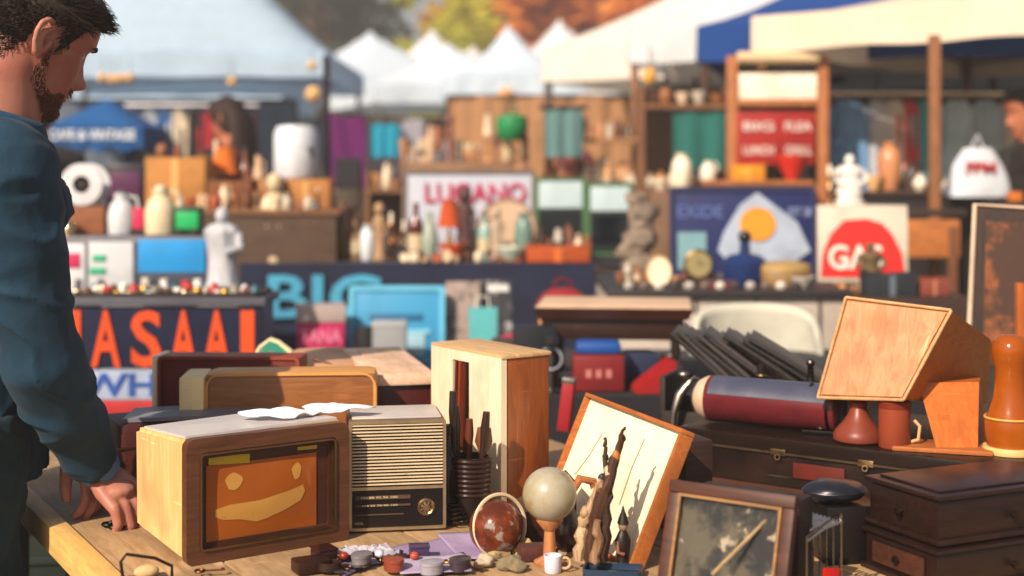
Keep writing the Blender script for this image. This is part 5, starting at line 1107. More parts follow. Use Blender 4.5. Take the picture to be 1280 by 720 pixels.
hang('hanging_cloth', 'blue-green cloth sheet hanging on the curio shelf under the white tent', 'cloth', 680, 728, 134, 196, 8.05, '#5c7f80', '#3f6a5c')
hang('hanging_cloth', 'turquoise towel hanging under the far white tent', 'cloth', 464, 500, 152, 196, 9.5, '#178ba8', '#127a98')
# wooden framed stand with red sign
Yk = 6.9; t = thing('menu_stand', 'tall wooden stand with cream blind above a red sign of white lettering', 'stand', (X(915, Yk), Yk, 0)); W = X(1028, Yk) - X(915, Yk)
for x in (0, W): G().box((x, 0, Z(70, Yk) / 2), (.05, .05, Z(70, Yk)), bev=.003).out('post', wood('#a8683a', .5, ax='z'), t)
for py in (75, 128, 236): G().box((W / 2, 0, Z(py, Yk)), (W - .05, .04, .035), bev=.003).out('rail', wood('#a8683a', .5), t)
G().tube([(.02, -.04, Z(73, Yk)), (W - .03, -.04, Z(73, Yk))], .03, 12).out('blind_roll', canvas('#d8c098', .2), t)
G().box((W / 2, -.01, (Z(92, Yk) + Z(124, Yk)) / 2), (W - .06, .02, Z(92, Yk) - Z(124, Yk)), bev=.003).out('cream_board', paint('#e8dcc8', .6), t)
zz = (Z(140, Yk), Z(206, Yk)); G().box((W / 2 - .01, -.02, sum(zz) / 2), (W - .06, .02, zz[0] - zz[1]), bev=.003).out('red_board', paint('#8f1a16', .5), t)
for j, (a, b_) in enumerate((('BIG', 'FLEA'), ('LUNCH', 'GRILL'))):
    z = zz[0] - .07 - j * .115
    for tx, wx, cx in ((a, .34, .28), (b_, .3, .72)): G().text(tx, W * wx, .045, (W * cx, -.032, z), .004).out('white_lettering', paint('#c8b8b0'), t)
t = thing('counter_box', 'wooden counter with orange tray below the red sign', 'counter', (X(872, 6.7), 6.7, 0)); W = X(1015, 6.7) - X(872, 6.7)
G().box((W / 2, .12, Z(232, 6.7) / 2), (W, .24, Z(232, 6.7)), bev=.004).out('counter_body', wood('#8a5228'), t); G().box((W / 2, .12, Z(232, 6.7) + .012), (W + .02, .26, .022), bev=.003).out('counter_top', wood('#a5683a'), t)
zk = Z(232, 6.7) + .024
put('box', 934, 0, 6.8, 18, 40, '#c8841c', 'mustard yellow box on the counter below the red sign', '#d89a30', zk)
put('bowl', 990, 0, 6.8, 30, 40, '#b82a1a', 'bright red bowl on the counter below the red sign', '#d0502c', zk)
put('jug', 885, 0, 6.8, 24, 20, '#d6cebc', 'small cream jug at the left end of the counter below the red sign', None, zk)
put('vase', 852, 0, 6.6, 46, 26, '#dcd0b8', 'cream double-necked vase left of the counter below the red sign', None, Z(238, 6.6))
tag(G().box((0, 0, Z(238, 6.6) / 2), (.3, .2, Z(238, 6.6)), bev=.004).out('plinth', paint('#6a4c34'), None, (X(852, 6.6), 6.62, 0)), 'brown plinth under the cream double-necked vase', 'plinth')
put('bowl', 826, 0, 6.6, 14, 26, '#d8cdb4', 'cream bowl beside the double-necked vase', None, Z(238, 6.6))
# right stall: hanging clothes and white bust and cap
Yt = 7.3; t = thing('clothes_rail', 'rail of pale blue clothes under the cream tent', 'clothes rail', (X(1160, Yt), Yt, 0)); hw = (X(1290, Yt) - X(1030, Yt)) / 2
G().tube([(-hw, 0, Z(118, Yt)), (hw, 0, Z(118, Yt))], .012, 8).out('rail', metal('#c8beb0'), t)
for x in (-hw + .02, hw - .02): G().tube([(x, 0, 0), (x, 0, Z(118, Yt))], .014, 8).out('post', metal('#6a5a4c'), t)
for px, w_, c_, nm in ((1062, .20, '#5f86ac', 'pale blue'), (1095, .12, '#a8aab0', 'light grey'), (1118, .13, '#bcb0a4', 'beige grey'), (1136, .1, '#b43a3a', 'red'), (1156, .12, '#2a8c94', 'turquoise'), (1196, .18, '#9aaab2', 'blue grey'), (1232, .17, '#8c9ca6', 'darker blue grey'), (1262, .13, '#a8a49c', 'stone grey')):
    garment(px, Yt, Z(118, Yt), .52 if w_ > .15 else .44, w_, c_, nm + ' garment hanging on the rail under the cream tent')
t = thing('white_bag', 'white bag with short red letters hanging low on the right', 'bag', (X(1222, 6.4), 6.4, Z(246, 6.4)))
g = G(); g.cloth(lambda u, v: Vector(((.15 - .09 * v ** 2) * math.cos(u * 6.2832), .05 * (1 - .5 * v) * math.sin(u * 6.2832), .22 * v)), 24, 10); g.out('bag_body', cloth('#c2c8d0'), t)
g = G(); g.text('FPM', .13, .055, (0, -.046, .13), .004); g.out('red_letters', paint('#a82a2c'), t)
G().tube([(-.03, 0, .21), (0, 0, .28), (.03, 0, .21)], .006, 8).out('handle', cloth('#c2c8d0'), t)
t = thing('dark_counter', 'dark counter under the hanging clothes at the right', 'counter', (X(1030, 6.9), 6.9, 0)); W = X(1290, 6.9) - X(1030, 6.9); zdk = Z(246, 6.9)
G().box((W / 2, .15, zdk / 2), (W, .3, zdk), bev=.004).out('counter_body', paint('#221a16'), t); G().box((W / 2, .15, zdk + .012), (W + .02, .32, .022), bev=.003).out('counter_top', wood('#4a342a'), t)
put('figurine', 1062, 0, 6.25, 62, 40, '#d9d4cc', 'large white bust under the cream tent, left end', None, Z(256, 6.25))
tag(G().box((0, 0, Z(256, 6.25) / 2), (.32, .2, Z(256, 6.25)), bev=.004).out('plinth', paint('#5a3c2c'), None, (X(1050, 6.25), 6.25, 0)), 'brown plinth under the large white bust', 'plinth')
put('candlestick', 1037, 0, 6.22, 50, 20, '#c8a070', 'brass candlestick left of the white bust', '#e8dcc4', Z(256, 6.25))
put('vase', 1112, 0, 7.0, 62, 30, '#b47a54', 'tall terracotta vase right of the white bust', None, zdk + .024)
put('bowl', 1092, 0, 6.96, 20, 24, '#d8a870', 'small tan bowl between bust and terracotta vase', None, zdk + .024)
put('jug', 1140, 0, 7.0, 38, 24, '#3a2c28', 'dark jug right of the terracotta vase', None, zdk + .024)
fill(1165, 1290, 7.0, zdk + .024, 22, 18, 28, 'on the dark counter under the clothes', 41, 'curios on the dark counter')

# ------------------------------------------------------------------ TENTS
def tent(label, x0, y0, rz, W, D, zv, vh, zp, c, name='market_tent', trans=.3, legc='#8f8a86', c2=None, legs=(0, 1, 2, 3), sharp=1.12, group='white and coloured market tents'):
    """x0,y0 = front-left corner, W along local x, D along local y"""
    t = thing(name, label, 'tent', (x0, y0, 0), rz, group); m = canvas(c, trans, c2); ze = zv + vh; n = 18
    def roof(u, v):
        k = max(abs(u - .5), abs(v - .5)) * 2
        zz = ze + (zp - ze) * ((1 - k) ** sharp) - .05 * math.sin(math.pi * k) * (1 - abs(abs(u - .5) - abs(v - .5)) * 2)
        return Vector((W * u, D * v, zz + .012 * noise.noise(Vector((u * 6, v * 6, x0)))))
    G().cloth(roof, n, n).out('canopy_roof', m, t)
    for s, (ax, ay, bx, by) in enumerate(((0, 0, W, 0), (W, 0, W, D), (W, D, 0, D), (0, D, 0, 0))):
        nx, ny = (by - ay), -(bx - ax); l = math.hypot(nx, ny); nx /= l; ny /= l
        G().cloth(lambda u, v: Vector((ax + (bx - ax) * u + nx * (.004 + .012 * math.sin(u * 31 + s) * (1 - v)), ay + (by - ay) * u + ny * (.004 + .012 * math.sin(u * 31 + s) * (1 - v)), zv + vh * v  - .005 * (1 + math.sin(u * 23)) * (1 - v))), 40, 3).out('valance', m, t)
    cs = ((.04, .04), (W - .04, .04), (W - .04, D - .04), (.04, D - .04))
    for k in legs: G().box((cs[k][0], cs[k][1], (zv + vh) / 2), (.045, .045, zv + vh - .01), bev=.004).out('leg', metal(legc, .5), t)
    for (a, b_) in ((0, 1), (1, 2), (2, 3), (3, 0)):
        G().tube([(cs[a][0], cs[a][1], zv + vh * .5), ((cs[a][0] + cs[b_][0]) / 2, (cs[a][1] + cs[b_][1]) / 2, zv + vh * .9), (cs[b_][0], cs[b_][1], zv + vh * .5)], .012, 6).out('truss', metal(legc, .5), t)
    return t
wh = '#b9c6d4'
tent('large pale blue-white tent filling the upper left', X(-40, 10.6), 10.6, 0, X(405, 10.6) - X(-40, 10.6), 2.8, Z(95, 10.6), .19, 3.55, '#c6dff4', trans=.5, legs=(0, 2, 3))
tent('low white tent seen beneath the large upper left tent', X(90, 14), 14, 0, X(352, 14) - X(90, 14), 2.4, Z(137, 14), .22, 2.55, '#c4dcf2', trans=.2)
tent('far white tent with sharp peak left of centre', X(388, 17.5), 17.5, R(28), 2.7, 2.7, Z(122, 18), .22, 3.22, '#d6e4f2', sharp=1.35)
tent('far white tent with low broad roof at the centre', X(470, 15.5), 15.5, R(20), 2.4, 2.4, Z(128, 15.5), .2, 2.85, '#dce8f2', sharp=1.25)
tent('white-blue tent with front valance right of centre', X(556, 14.5), 14.5, R(3), X(670, 14.5) - X(556, 14.5) + .5, 2.6, Z(120, 14.5), .2, 2.95, '#d2e2f0', sharp=1.35, legs=(1, 2, 3))
tent('far white tent peak behind the white-blue one', X(615, 20), 20, R(12), 2.6, 2.6, Z(128, 20), .25, 3.6, '#e4e8ec', sharp=1.4)
tent('warm white tent with rising roof right of centre', X(677, 10.5), 10.5, R(-22), 3.2, 3.2, Z(101, 10.5), .24, 3.35, '#ece6da', legc='#4a3a34')
tent('white tent between the warm white and the blue ones', X(784, 8.9), 8.9, R(-16), 2.6, 2.6, Z(78, 8.9), .2, 3.1, '#dcdfe2', legc='#6a4c3a')
tent('deep blue tent beside the cream one', X(872, 8.2), 8.2, R(-14), 2.6, 2.6, Z(76, 8.2), .2, 3.0, '#123e80', trans=.12, legc='#3a2c26')
tent('cream tent with wooden coloured pole at the upper right', X(940, 7.0), 7.0, R(-40), 2.6, 2.6, Z(64, 7.0), .17, 2.5, '#ecdcc4', trans=.28, legc='#7a5a3c', legs=(0, 2, 3))
tent('low white tent seen beneath the cream tent', X(1040, 11), 11, R(0), X(1100, 11) - X(1040, 11) + .1, 2, Z(110, 11), .25, 2.45, '#d8d4cc')
tent('low blue-white tent behind the hanging clothes', X(1098, 9.6), 9.6, R(0), 2.0, 2, Z(110, 9.6), .18, 2.3, '#a9bdd0')
# pole of the cream tent front edge
q = P(1175, 43, 6.25)
tag(G().box((0, 0, 1.0), (.045, .045, 2.0), bev=.004).out('tent_pole', wood('#8a5a38', .5, ax='z'), None, (X(1168, 6.25), 6.25, 0)), 'brown pole standing under the cream tent edge', 'pole')
bpy.data.objects['tent_pole'].scale.z = Z(44, 6.25) / 2.0
# back drop of far stalls: dark boxy stalls with goods
def backstall(label, px0, px1, Y, zt, c, cc):
    xa = X(px0, Y); W = X(px1, Y) - xa; t = thing('far_stall', label, 'stall', (xa, Y, 0))
    G().box((W / 2, .3, zt / 2), (W, .6, zt), bev=.01).out('stall_cloth', cloth(c), t); G().box((W / 2, .3, zt + .012), (W + .02, .62, .02)).out('stall_top', wood(cc), t)
    return zt + .023
for lb, a, b_, Y, z, c, cc, sd in (('brown draped stall under the far upper left tents', 60, 370, 12.2, 1.0, '#3a3644', '#6a5444', 51), ('rust draped stall under the centre tents', 395, 560, 12.8, 1.05, '#6a3a28', '#8a6044', 52),
        ('tan draped stall behind the curio shelves', 560, 800, 11.5, 1.0, '#7a5034', '#9a7048', 53), ('dark draped stall under the blue tent', 800, 1040, 10.4, 1.0, '#3c2a22', '#6a4a34', 54), ('brown draped stall far right', 1040, 1300, 10.4, 1.0, '#2c2422', '#5a4234', 55)):
    zt = backstall(lb, a, b_, Y, z, c, cc); fill(a + 6, b_ - 4, Y + .2, zt, 15, 16, 46, 'on the ' + lb, sd, 'goods on the far stalls')
    Yb2 = Y + .75; xa = X(a, Yb2); W = X(b_, Yb2) - xa
    t = thing('stall_backdrop', 'cloth backdrop of the ' + lb, 'backdrop', (xa, Yb2, 0)); cb = {'51': '#5a6474', '52': '#9c9aa4', '53': '#a87c56', '54': '#5a3c28', '55': '#4a382c'}[str(sd)]
    zb_ = 1.95 if sd != 52 else 1.8
    G().cloth(lambda u, v: Vector((W * u, .02 * math.sin(u * 23) + .01 * math.sin(u * 61), .02 + zb_ * v)), 90, 4).out('backdrop_cloth', canvas(cb, .2), t)
    G().tube([(0, 0, zb_ + .02), (W, 0, zb_ + .02)], .015, 6).out('bar', metal('#4a4644'), t)
    for x in (0, W): G().tube([(x, .02, 0), (x, .02, zb_ + .02)], .018, 6).out('post', metal('#4a4644'), t)
# light bulbs strings under the left tent
for k, px in enumerate((128, 140, 150, 162, 290, 390, 392)):
    Yv = 10.4; py = (97, 99, 98, 97, 102, 82, 118)[k]; t = thing('lantern', 'round warm paper lantern hanging under the upper left tent edge', 'lantern', (X(px, Yv), Yv, Z(py, Yv)), 0, 'paper lanterns under the left tent')
    G().sph((0, 0, 0), .035 if k != 6 else .06, seg=16).out('lantern_globe', cloth('#e0b070'), t); G().tube([(0, 0, .035), (0, 0, .14)], .003, 5).out('cord', paint('#333'+'333'), t)
t = thing('lantern', 'larger amber paper lantern hanging under the white-blue centre tent', 'lantern', (X(633, 13.9), 13.9, Z(121, 13.9))); G().sph((0, 0, 0), .09, seg=20).out('lantern_globe', cloth('#d8a060'), t); G().tube([(0, 0, .09), (0, 0, .2)], .004, 5).out('cord', paint('#333'+'333'), t)
t = thing('lantern', 'amber paper lantern hanging under the white tent by the blue one', 'lantern', (X(812, 8.8), 8.8, Z(96, 8.8))); G().sph((0, 0, 0), .045, (1, 1, 1.3), 20).out('lantern_globe', cloth('#e0a450'), t); G().tube([(0, 0, .05), (0, 0, .2)], .004, 5).out('cord', paint('#333'+'333'), t)

# more small stock packed between the named pieces
fill(404, 500, 6.4, zn0, 9, 26, 50, 'at the back of the navy table left part', 61, 'small stock at the back of the navy table')
fill(500, 670, 6.02, zn0, 12, 10, 24, 'along the front of the navy table', 62, 'small stock along the front of the navy table')
fill(600, 740, 6.36, zn0, 11, 24, 46, 'before the green window panels', 63, 'small stock before the window panels')
fill(770, 1010, 5.26, zc_, 11, 12, 26, 'before the navy sign', 64, 'small stock before the navy sign')
fill(1040, 1130, 5.08, ze, 10, 12, 22, 'on the dark side cabinet', 65, 'small stock on the dark side cabinet')
fill(196, 414, 6.04, zt2, 12, 16, 30, 'along the front of the brown goods table', 66, 'small stock on the brown goods table')
fill(196, 330, 6.45, zt2, 16, 60, 84, 'at the back of the brown goods table', 67, 'small stock on the brown goods table')
fill(305, 420, 6.14, .951, 10, 20, 40, 'at the left end of the navy table', 68, 'small stock at the left end of the navy table')
fill(1040, 1160, 6.2, Z(256, 6.25), 12, 20, 44, 'beside the white bust', 69, 'small stock beside the white bust') if False else None
# ------------------------------------------------------------------ TREES
def tree(label, x, y, h, rad, c1, c2, seed, zc=None, n=900, name='leafy_tree', leaf=.22, cone=False):
    rnd = random.Random(seed); t = thing(name, label, 'tree', (x, y, 0), 0, 'trees behind the market'); bk_ = mat('stone', '#4a3a2c', .9, '#2e241c', 2)
    tr = G().tube([(0, 0, 0), (.1, 0, h * .3), (-.05, .1, h * .6), (0, 0, h * .9)], [h * .03, h * .024, h * .015, .03], 10).out('trunk', bk_, t)
    g = G(); ends = []
    for k in range(9):
        a = rnd.uniform(0, 6.28); z0 = h * rnd.uniform(.25, .6); e = Vector((rad * .75 * math.cos(a), rad * .75 * math.sin(a), z0 + h * .25)); g.tube([(0, 0, z0), e * .5 + Vector((0, 0, z0 * .45)), e], [h * .012, h * .008, .02], 7); ends.append(e)
    g.out('limb', bk_, tr)
    g = G(); cl = []
    for k in range(46):
        if cone:
            f = rnd.random(); zz = h * (.12 + .86 * f); rr = rad * (1 - f) * math.sqrt(rnd.random()); a = rnd.uniform(0, 6.28); cl.append((Vector((rr * math.cos(a), rr * math.sin(a), zz)), rad * .28 * (1.15 - f)))
        else:
            a = rnd.uniform(0, 6.28); cz = rnd.uniform(-1, 1); rr = rad * math.sqrt(1 - cz * cz) * rnd.uniform(.45, 1); cl.append((Vector((rr * math.cos(a), rr * math.sin(a), h * .62 + cz * h * .36 * rnd.uniform(.7, 1))), rad * rnd.uniform(.2, .36)))
    for c, r in cl:
        for k in range(n // 10):
            d = Vector((rnd.gauss(0, 1), rnd.gauss(0, 1), rnd.gauss(0, .8))).normalized() * r * rnd.random() ** .4; p = c + d
            u = Vector((rnd.gauss(0, 1), rnd.gauss(0, 1), rnd.gauss(0, 1))).normalized(); v = u.orthogonal().normalized(); s = leaf * rnd.uniform(.6, 1.3)
            g.b.faces.new([g.b.verts.new(p + u * s), g.b.verts.new(p + v * s * .55), g.b.verts.new(p - u * s), g.b.verts.new(p - v * s * .55)])
    g.out('crown', mat('leaf', c1, .7, c2), t)
tree('dark blue-green conifer at the upper left of centre', X(400, 33), 33, 11, 3.2, '#4a5648', '#5c6450', 1, name='conifer', leaf=.16, cone=True)
tree('second dark conifer right of the first', X(420, 36), 36, 10.5, 1.3, '#5a5f4c', '#70694e', 2, name='conifer', leaf=.16, cone=True)
tree('dark grey-green tree behind the large left tent', X(300, 38), 38, 12, 4, '#555c42', '#75704e', 3)
tree('dark green tree behind the left edge', X(120, 40), 40, 12, 5, '#37402e', '#4a4a34', 8)
tree('yellow-green tree behind the far white tents', X(572, 30), 30, 6.6, 1.35, '#d8cf3c', '#b4b83a', 4)
tree('golden tree with thin crown between green and orange trees', X(632, 34), 34, 9.4, 2.0, '#e8c040', '#c8a83a', 5)
tree('bright orange autumn tree behind the warm white tent', X(752, 29), 29, 8.8, 2.3, '#e89a3c', '#d07c28', 6)
tree('rust orange autumn tree behind the blue tent', X(835, 31), 31, 9.5, 4, '#d88c3c', '#b08428', 7)
tree('green tree behind the cream tent', X(1080, 34), 34, 10, 5, '#6f7a34', '#9c7a2c', 9)

tent('extra white tent behind the sharp peaked one', X(420, 23), 23, R(-10), 2.6, 2.6, Z(135, 23), .25, 3.7, '#e4e6ea', sharp=1.4)
tent('small distant white tent between the centre peaks', X(520, 24), 24, R(15), 2.6, 2.6, Z(132, 24), .25, 3.55, '#e6e6e6', sharp=1.4)
tent('pale tent beyond the left edge of the picture', X(-520, 11.5), 11.5, R(4), 2.7, 2.7, 2.05, .2, 3.3, '#c4d4e2')
tent('white tent far beyond the left edge of the picture', -9.5, 16, R(-8), 2.8, 2.8, 2.1, .2, 3.4, '#dce4ea')
tree('dark green tree beyond the left edge', -19, 34, 11, 4.5, '#555c42', '#75704e', 11)
tree('golden tree beyond the left edge', -27, 36, 10, 4.5, '#e8c040', '#c8a83a', 12)
# ------------------------------------------------------------------ AIR
hz = G().box((0, 50, 6.6), (230, 172, 15.3)).out('haze', bpy.data.materials.new('haze_air')); hm_ = hz.data.materials[0]; hm_.use_nodes = True
hn = hm_.node_tree; hn.nodes.remove(hn.nodes['Principled BSDF']); pv = hn.nodes.new('ShaderNodeVolumePrincipled'); pv.inputs['Color'].default_value = (1, .97, .93, 1); pv.inputs['Density'].default_value = .0075; pv.inputs['Anisotropy'].default_value = .2
hn.links.new(pv.outputs[0], hn.nodes['Material Output'].inputs['Volume']); hz['kind'] = 'stuff'
# ================================================================== PEOPLE
def fin(g, voxel, smooth=2):
    """union every closed piece of g into one skin, return mesh"""
    bmesh.ops.recalc_face_normals(g.b, faces=g.b.faces)
    me = bpy.data.meshes.new('tmp'); g.b.to_mesh(me); g.b.free(); o = bpy.data.objects.new('tmp', me); C.objects.link(o)
    r = o.modifiers.new('r', 'REMESH'); r.mode = 'VOXEL'; r.voxel_size = voxel
    if smooth: s = o.modifiers.new('s', 'SMOOTH'); s.factor = .5; s.iterations = smooth
    bpy.context.view_layer.update(); dg = bpy.context.evaluated_depsgraph_get(); m2 = bpy.data.meshes.new_from_object(o.evaluated_get(dg))
    bpy.data.objects.remove(o); return m2
def asobj(me, name, m, parent=None):
    me.materials.clear(); me.materials.append(m); me.name = name
    for p in me.polygons: p.use_smooth = True
    o = bpy.data.objects.new(name, me); C.objects.link(o)
    if parent: o.parent = parent
    return o
def interp(tab, z):
    if z <= tab[0][0]: return tab[0][1]
    for (a, x), (b_, y) in zip(tab, tab[1:]):
        if z <= b_:
            t = (z - a) / (b_ - a); t = t * t * (3 - 2 * t) * .5 + t * .5; return x + (y - x) * t
    return tab[-1][1]
FR = [(-.112, .045), (-.108, .070), (-.098, .086), (-.086, .091), (-.074, .084), (-.066, .087), (-.058, .091), (-.052, .0865), (-.046, .0925), (-.038, .089), (-.028, .087), (.0, .082), (.022, .082), (.034, .083), (.046, .091), (.058, .091), (.075, .088), (.092, .078), (.108, .058), (.118, .036), (.124, .0)]
BK = [(-.112, .02), (-.1, .035), (-.08, .05), (-.05, .068), (-.03, .08), (0, .093), (.03, .1), (.06, .098), (.085, .084), (.105, .058), (.118, .03), (.124, .0)]
WD = [(-.112, .012), (-.106, .026), (-.09, .042), (-.07, .053), (-.05, .059), (-.02, .066), (.01, .072), (.04, .0765), (.07, .0735), (.095, .056), (.112, .034), (.12, .018), (.124, .0)]
def head_r(th, z, off=0):
    """point on head surface; th 0 = front (+x)"""
    f, b_, w_ = interp(FR, z), interp(BK, z), interp(WD, z); c, s = math.cos(th), math.sin(th)
    a = f if c > 0 else b_; p = 2.25 if c > 0 else 2.1
    r = (abs(c / max(a, 1e-4)) ** p + abs(s / max(w_, 1e-4)) ** p) ** (-1 / p)
    x, y = r * c, r * s
    if c > 0:
        t = y
        ns = interp([(-.04, 0), (-.034, .010), (-.027, .022), (-.02, .030), (-.012, .027), (0, .018), (.015, .010), (.03, .006), (.045, 0)], z); nw = interp([(-.04, .016), (-.022, .0145), (0, .009), (.04, .007)], z)
        x += ns * math.exp(-(t / nw) ** 2)
        for sy in (-1, 1):
            x -= .011 * math.exp(-((t - sy * .031) / .014) ** 2 - ((z - .024) / .011) ** 2)          # socket
            x += .0075 * math.exp(-((t - sy * .031) / .0105) ** 2 - ((z - .021) / .0065) ** 2)         # eyeball under lid
            x += .004 * math.exp(-((t - sy * .03) / .016) ** 2 - ((z - .044) / .006) ** 2)           # brow
            x += .004 * math.exp(-((t - sy * .042) / .014) ** 2 - ((z + .008) / .015) ** 2)          # cheekbone
            x += .006 * math.exp(-((t - sy * .014) / .006) ** 2 - ((z + .026) / .007) ** 2)          # nostril wing
    v = Vector((x, y, z))
    if off: v += Vector((x, y, z * .6 if z > .05 else 0)).normalized() * off
    return v
def head_geo(g, M):
    nz_, nt_ = 90, 96; rows = []
    for i in range(nz_):
        z = -.1118 + .2355 * (i / (nz_ - 1)); rows.append([g.b.verts.new(M @ head_r(6.2832 * k / nt_, z)) for k in range(nt_)])
    for A, B in zip(rows, rows[1:]):
        for k in range(nt_): g.b.faces.new((A[k], A[(k + 1) % nt_], B[(k + 1) % nt_], B[k]))
    g.b.faces.new(rows[0][::-1]); g.b.faces.new(rows[-1])
    for s in (-1, 1):     # ears: helix, lobe, concha
        def E(x, z, o=0.0): return M @ Vector((x, s * (.073 + o), z))
        pts = [E(-.006, .034, .002), E(-.014, .042, .007), (E(-.026, .042, .013)), E(-.035, .031, .017), E(-.036, .014, .017), E(-.03, -.004, .013), E(-.02, -.018, .008), E(-.01, -.024, .004)]
        g.tube(pts, [.004, .0045, .005, .005, .0048, .0045, .006, .005], 10)
        g.tube([E(-.012, .03, .0), E(-.022, .02, .007), E(-.024, .006, .008), E(-.016, -.008, .005), E(-.008, -.018, .002)], [.006, .007, .007, .006, .006], 10)
        g.tube([E(-.002, .012, .0), E(-.003, .002, .002), E(-.006, -.010, .001)], [.005, .005, .005], 8)
def strands(M, region, name, m, parent, n, ln, rad, seed, off=.006, curve=None):
    rnd = random.Random(seed); g = G(); k = 0; tries = 0
    while k < n and tries < n * 40:
        tries += 1; z = rnd.uniform(-.11, .124); th = rnd.uniform(-math.pi, math.pi)
        if not region(th, z): continue
        p = head_r(th, z, -.001); nrm = Vector((p.x, p.y, max(p.z - .02, -.02) * 1.1)).normalized()
        d = curve(p, th, z, nrm, rnd); L = ln(th, z) * rnd.uniform(.7, 1.15); off_ = off * rnd.uniform(.3, 1)
        pts = [M @ (p + nrm * off_ * math.sin(t * 2.2) * 1.0 + nrm * off_ * .25 + d * L * t) for t in (0, .35, .7, 1)]
        g.tube(pts, [rad, rad * .95, rad * .7, rad * .15], 3, False); k += 1
    return g.out(name, m, parent)

# --- the man
FA = R(28)                                       # facing azimuth
fx = Vector((math.cos(FA), math.sin(FA), 0)); lx = Vector((-math.sin(FA), math.cos(FA), 0))
HC = P(44, 60, 2.40)                             # between the ears
Mh = Matrix.Translation(HC) @ Matrix.Rotation(FA + R(10), 4, 'Z') @ Matrix.Rotation(R(27), 4, 'Y') @ Matrix.Scale(.95, 4) @ Matrix.Rotation(R(4), 4, 'X')
HIP = Vector((-.975, 2.40, .93)); CH = Vector((-.945, 2.43, 1.22)); NK = HC + fx * -.055 + Vector((0, 0, -.125))
shc = NK + Vector((-.02, -.01, -.075))
SR = shc - lx * .185 + fx * .0 + Vector((0, 0, -.005)); SL = shc + lx * .185
ER = Vector((-.745, 2.25, 1.04)); WR = Vector((-.695, 2.40, .838))
EL = Vector((-.88, 2.62, 1.05)); WL = Vector((-.765, 2.50, .86))
def hand(g, wr, dirv, side, palm_n, r=1.0):
    """palm + 5 curled fingers; dirv = hand direction, palm_n = direction the palm faces, side = towards thumb"""
    dirv = dirv.normalized(); side = (side - dirv * side.dot(dirv)).normalized(); palm_n = dirv.cross(side).normalized() * (1 if dirv.cross(side).dot(palm_n) > 0 else -1)
    pc = wr + dirv * .045
    g.tube([wr - dirv * .02, wr + dirv * .015, wr + dirv * .05, wr + dirv * .088], [(.026, .02), (.032, .017), (.041, .015), (.038, .0125)], 16) if False else None
    for k in range(4):
        o = side * (.031 - .0205 * k); g.tube([wr + o * .5, wr + dirv * .04 + o * .9, wr + dirv * (.088 - .004 * abs(k - 1)) + o], [.015, .0135, .0105], 10)
        L = (.068, .076, .071, .056)[k]; b0 = wr + dirv * (.086 - .004 * abs(k - 1)) + o; a = R(28 + 5 * k)
        p1 = b0 + (dirv * math.cos(a) + palm_n * math.sin(a)) * L * .45; a2 = a + R(38); p2 = p1 + (dirv * math.cos(a2) + palm_n * math.sin(a2)) * L * .33; a3 = a2 + R(22); p3 = p2 + (dirv * math.cos(a3) + palm_n * math.sin(a3)) * L * .25
        g.tube([b0, p1, p2, p3], [.0098, .0090, .0082, .006], 10)
    t0 = wr + dirv * .022 + side * .022; t1 = t0 + dirv * .03 + side * .026 + palm_n * .012; t2 = t1 + dirv * .028 + side * .006 + palm_n * .014; t3 = t2 + dirv * .02 - side * .004 + palm_n * .012
    g.tube([t0, t1, t2, t3], [.016, .0125, .0105, .007], 10)
    g.sph(wr + dirv * .045, .03, (1.1, 1.1, .55), 14)
g = G(); head_geo(g, Mh)
def W(v): return Mh @ Vector(v)
g.tube([W((-.03, 0, -.01)), W((-.028, 0, -.07)), NK, shc, CH, HIP + Vector((0, 0, .1)), HIP], [.062, .063, .064, .075, .12, .12, .12], 40)
g.tube([shc, SR, (SR + ER) / 2, ER, (ER + WR) / 2, WR], [.06, .055, .045, .038, .034, .024], 14)
g.tube([shc, SL, (SL + EL) / 2, EL, (EL + WL) / 2, WL], [.06, .055, .045, .038, .034, .024], 14)
for s in (-1, 1):
    h0 = HIP + lx * s * .09; g.tube([h0, h0 + Vector((.01, 0, -.45)), h0 + Vector((-.02, 0, -.86)), h0 + fx * .14 + Vector((0, 0, -.895))], [.09, .06, .04, .03], 14)
hand(g, WR, Vector((.075, -.035, -.065)), Vector((.45, .9, .2)), Vector((0, 0, -1)))
hand(g, WL, Vector((.06, -.05, -.07)), Vector((-.4, -1, .3)), Vector((0, 0, -1)))
me = fin(g, .0032, 1)
man = asobj(me, 'person', mat('skin', '#a87460', .5, '#94574a'))
tag(man, 'bearded man in dark teal coat bending over the table at the left edge', 'person')
# face details
def surf(y, z):
    best = min((head_r(R(d * .5), z) for d in range(-160, 161)), key=lambda p: abs(p.y - y)); return best
for s in (-1, 1): e = surf(s * .031, .0215); G().sph(W((e.x - .0088, e.y, .0205)), .0100, seg=16).out('eye', paint('#b8aca0', .15), man)
for s in (-1, 1): G().tube([W(surf(s * yy, zz) + Vector((.0005, 0, 0))) for yy, zz in ((.020, .0235), (.027, .0265), (.034, .0265), (.041, .0225))], [.0014, .002, .002, .0012], 6).out('eyelash', mat('hair', '#1c120c', .6), man)
